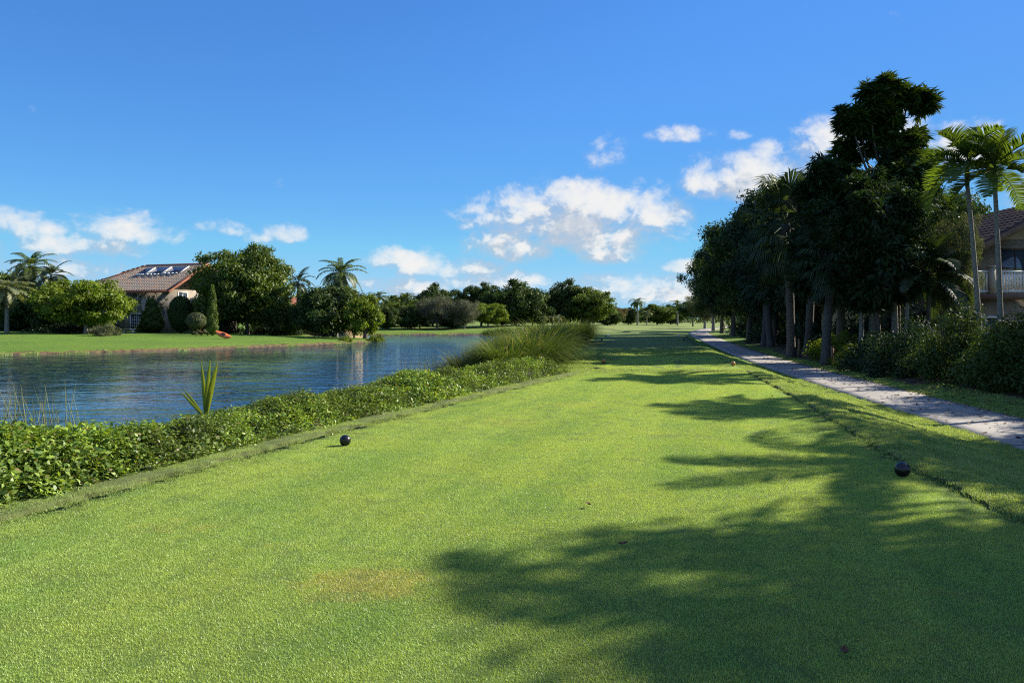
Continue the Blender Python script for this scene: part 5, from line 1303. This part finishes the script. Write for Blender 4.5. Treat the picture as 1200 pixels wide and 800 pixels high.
for (x, y, s, k, lb) in ((.35, 20.9, 1.12, 1, 'dark green fountain grass clump nearest the leafy ground cover'), (1.15, 22.6, 1.2, 1, 'fountain grass clump nearest the tee edge'), (-.75, 22.3, 1.0, 0, 'straw tipped fountain grass clump nearest the water'), (.35, 23.6, 1.25, 0, 'tall straw tipped fountain grass clump at the middle of the mass'),
                         (1.55, 25.2, 1.35, 1, 'tall green fountain grass clump on the tee side of the mass'), (-.5, 25.4, 1.15, 2, 'straw coloured fountain grass clump on the water side behind'), (.75, 26.4, 1.35, 2, 'fountain grass clump behind the middle of the mass'), (1.9, 28.2, 1.35, 1, 'green fountain grass clump at the back of the mass by the slope'),
                         (-1.75, 23.4, .75, 1, 'small green fountain grass clump low at the water edge'), (.6, 29.4, 1.3, 0, 'fountain grass clump rearmost on the water side'), (4.1, 43.0, 1.35, 1, 'separate far fountain grass clump on the slope, nearer of two'), (4.6, 46.5, 1.4, 1, 'separate far fountain grass clump, farther of two'), (1.9, 34, 1.3, 2, 'fountain grass clump in the gap before the separate far clumps'), (2.5, 39, 1.35, 1, 'green fountain grass clump just before the separate far clumps')):
    tag(obj('fountain_grass', TU[k], None, (x - .55, y, zp(x - .55, y)), x * 3.1, (s * .92, s * .92, s * .93)), lb, 'grass clump', 'fountain grass clumps on the lake bank')
rg = np.random.default_rng(9)
def reeds(name, P, hlo, hhi, label):
    mb = MB()
    for (x, y) in P:
        h = rg.uniform(hlo, hhi); a = rg.uniform(0, 6.28); l = rg.uniform(.02, .3) * h; z = max(zp(x, y), -1.2)
        mb.tube([(x, y, z), (x + l * .3 * math.cos(a), y + l * .3 * math.sin(a), z + h * .6), (x + l * math.cos(a), y + l * math.sin(a), z + h)], [.006, .005, .002], 4, False); mb.rq[-1][:] = rg.uniform(0, 1)
    tag(obj(name, mesh(name, mb, M['reed'])), label, 'reeds', kind='stuff')
q = np.linspace(0, 1, 150); yq = 8.2 + 3.0 * rg.uniform(0, 1, 300) ** 1.3
reeds('reeds', [(float(np.interp(y, LAKE[:12, 1], LAKE[:12, 0])) + rg.uniform(-.35, .75), y) for y in yq], .9, 1.55, 'thin upright reeds at the water edge behind the leafy bank')
yq = rg.uniform(21.5, 26, 110)
reeds('reeds', [(float(np.interp(y, LAKE[:12, 1], LAKE[:12, 0])) + rg.uniform(-.5, .35), y) for y in yq], .8, 1.35, 'brownish reeds at the water edge by the fountain grass')
sx_, sy_ = PX(241, 12.3), 12.3
e = tag(empty('palm_sprout', (sx_, sy_, HZ(486, 12.3) - .08)), 'yellow green palm sprout with upright blades poking out of the leafy bank', 'sprout')
for (a, e_, l, wd) in ((.3, 1.54, .98, .075), (2.6, 1.53, .96, .065), (-.3, 1.40, .96, .085), (-.1, 1.47, .80, .06), (3.0, 1.0, .60, .05), (3.4, .9, .62, .045)):
    mb = MB(); n = 9; t = np.linspace(0, 1, n); d = np.array([math.cos(a) * math.cos(e_), math.sin(a) * math.cos(e_) * .3, math.sin(e_)])
    sd_ = np.array([1, .25, 0.]); sd_ = sd_ - d * sd_.dot(d); sd_ /= np.linalg.norm(sd_); nn_ = np.cross(sd_, d)
    c = d * (t * l)[:, None] + np.outer(t ** 2 * .05, [math.cos(a), 0, 0]); w_ = wd * np.sin(np.pi * np.clip(t * .86 + .12, 0, 1)) ** .8 * .5
    V = np.concatenate([c - sd_ * w_[:, None] + nn_ * w_[:, None] * .35, c, c + sd_ * w_[:, None] + nn_ * w_[:, None] * .35])
    k = np.arange(n - 1)
    mb.add(V, np.concatenate([np.stack([k, k + n, k + n + 1, k + 1], 1), np.stack([k + n, k + 2 * n, k + 2 * n + 1, k + n + 1], 1)]))
    obj('blade', mesh('blade', mb, M['sprout'], True), e)

# leaf litter blown on the path and the mulch
lp = MB(); t_ = np.linspace(-1, 1, 5); w_ = .5 * (1 - t_ ** 2) ** .7; s_ = .05
lp.add(np.concatenate([np.stack([t_ * s_, -w_ * s_, .004 + .014 * t_ ** 2 + .01 * w_], 1), np.stack([t_ * s_, w_ * s_, .004 + .012 * t_ ** 2], 1)]), np.stack([np.arange(4), np.arange(4) + 1, np.arange(4) + 6, np.arange(4) + 5], 1))
y = rng.uniform(10, 48, 1500); x = pcs(y) + np.where(rng.uniform(0, 1, 1500) < .3, rng.uniform(-.9, 1.0, 1500), rng.uniform(.8, 3.6, 1500))
o = scatter('leaf_litter', [lp], np.stack([x, y, np.where(np.abs(x - pcs(y)) < PW, zt(pcs(y), y) + .016, zt(x, y) + .02)], 1), rots(1500, .2), rng.uniform(.5, 1.2, 1500), M['dry_leaf'], rng)
tag(o, 'scattered dry leaf litter on the cart path and the mulch', 'leaf litter', kind='stuff')

# ------------------------------------------------------------------ tee markers, fallen leaves
def ball(px, py, Y, rad, m, label, group=None, zz=0.0):
    x = PX(px, Y); z = zz + rad * .97
    e = tag(empty('tee_marker', (x, Y, z), rng.uniform(0, 6)), label, 'tee marker', group)
    b = MB(); b.sphere((0, 0, 0), rad, 32, 20); obj('ball', mesh('ball', b, M[m], True), e)
    s = MB(); s.tube([(0, 0, -rad * .98), (0, 0, -rad - .06)], [.008, .004], 8); obj('spike', mesh('spike', s, M['steel'], True), e)
ball(404.5, 516, 8.75, .066, 'ball_black', 'black tee marker ball in the sun near the leafy bank')
ball(1057.5, 549, 7.05, .071, 'ball_black', 'black tee marker ball in dappled shade near the tee edge')
ball(707.5, 425, 24.5, .075, 'ball_orange', 'orange tee marker ball on the side nearer the lake', None, .015)
ball(859, 429, 23.2, .075, 'ball_orange', 'orange tee marker ball on the side nearer the cart path', None, .015)
ball(705, 399, 50, .075, 'ball_black', 'tiny dark tee marker on the far tee nearer the lake', None, .018)
ball(801.5, 399.5, 49, .075, 'ball_black', 'tiny dark tee marker on the far tee nearer the path', None, .018)
ball(713, 394.5, 60, .08, 'ball_white', 'tiny white tee marker on the far tee nearer the lake', None, .018)
ball(795.5, 395, 60, .08, 'ball_white', 'tiny white tee marker on the far tee nearer the path', None, .018)
for (px, py, rz, lb) in ((730, 642, .3, 'curled dry brown leaf at the edge of the big shadow on the turf'), (990, 771, 1.2, 'dry leaf in the deep shade near the camera'), (690, 595, 2.0, 'tiny dry leaf on the sunny turf'), (905, 466, .7, 'tiny dry leaf between the shadow fingers'), (629, 449, .5, 'dark dry leaf by the collar near the fountain grass'), (891, 516, 2.6, 'tiny dark leaf in the sun before the middle shadow')):
    Y = EYE * F / (py - HOR); x = PX(px, Y); mb = MB(); s = .036
    t = np.linspace(-1, 1, 7); w_ = .5 * (1 - t ** 2) ** .7
    V = np.concatenate([np.stack([t * s, -w_ * s, .012 + .016 * t ** 2 + .012 * w_], 1), np.stack([t * s, 0 * t, .010 + .016 * t ** 2], 1), np.stack([t * s, w_ * s, .012 + .016 * t ** 2 + .016 * w_], 1)])
    k = np.arange(6); mb.add(V, np.concatenate([np.stack([k, k + 1, k + 8, k + 7], 1), np.stack([k + 7, k + 8, k + 15, k + 14], 1)]))
    tag(obj('fallen_leaf', mesh('fallen_leaf', mb, M['dry_leaf'], True), None, (x, Y, .016), rz), lb, 'leaf')
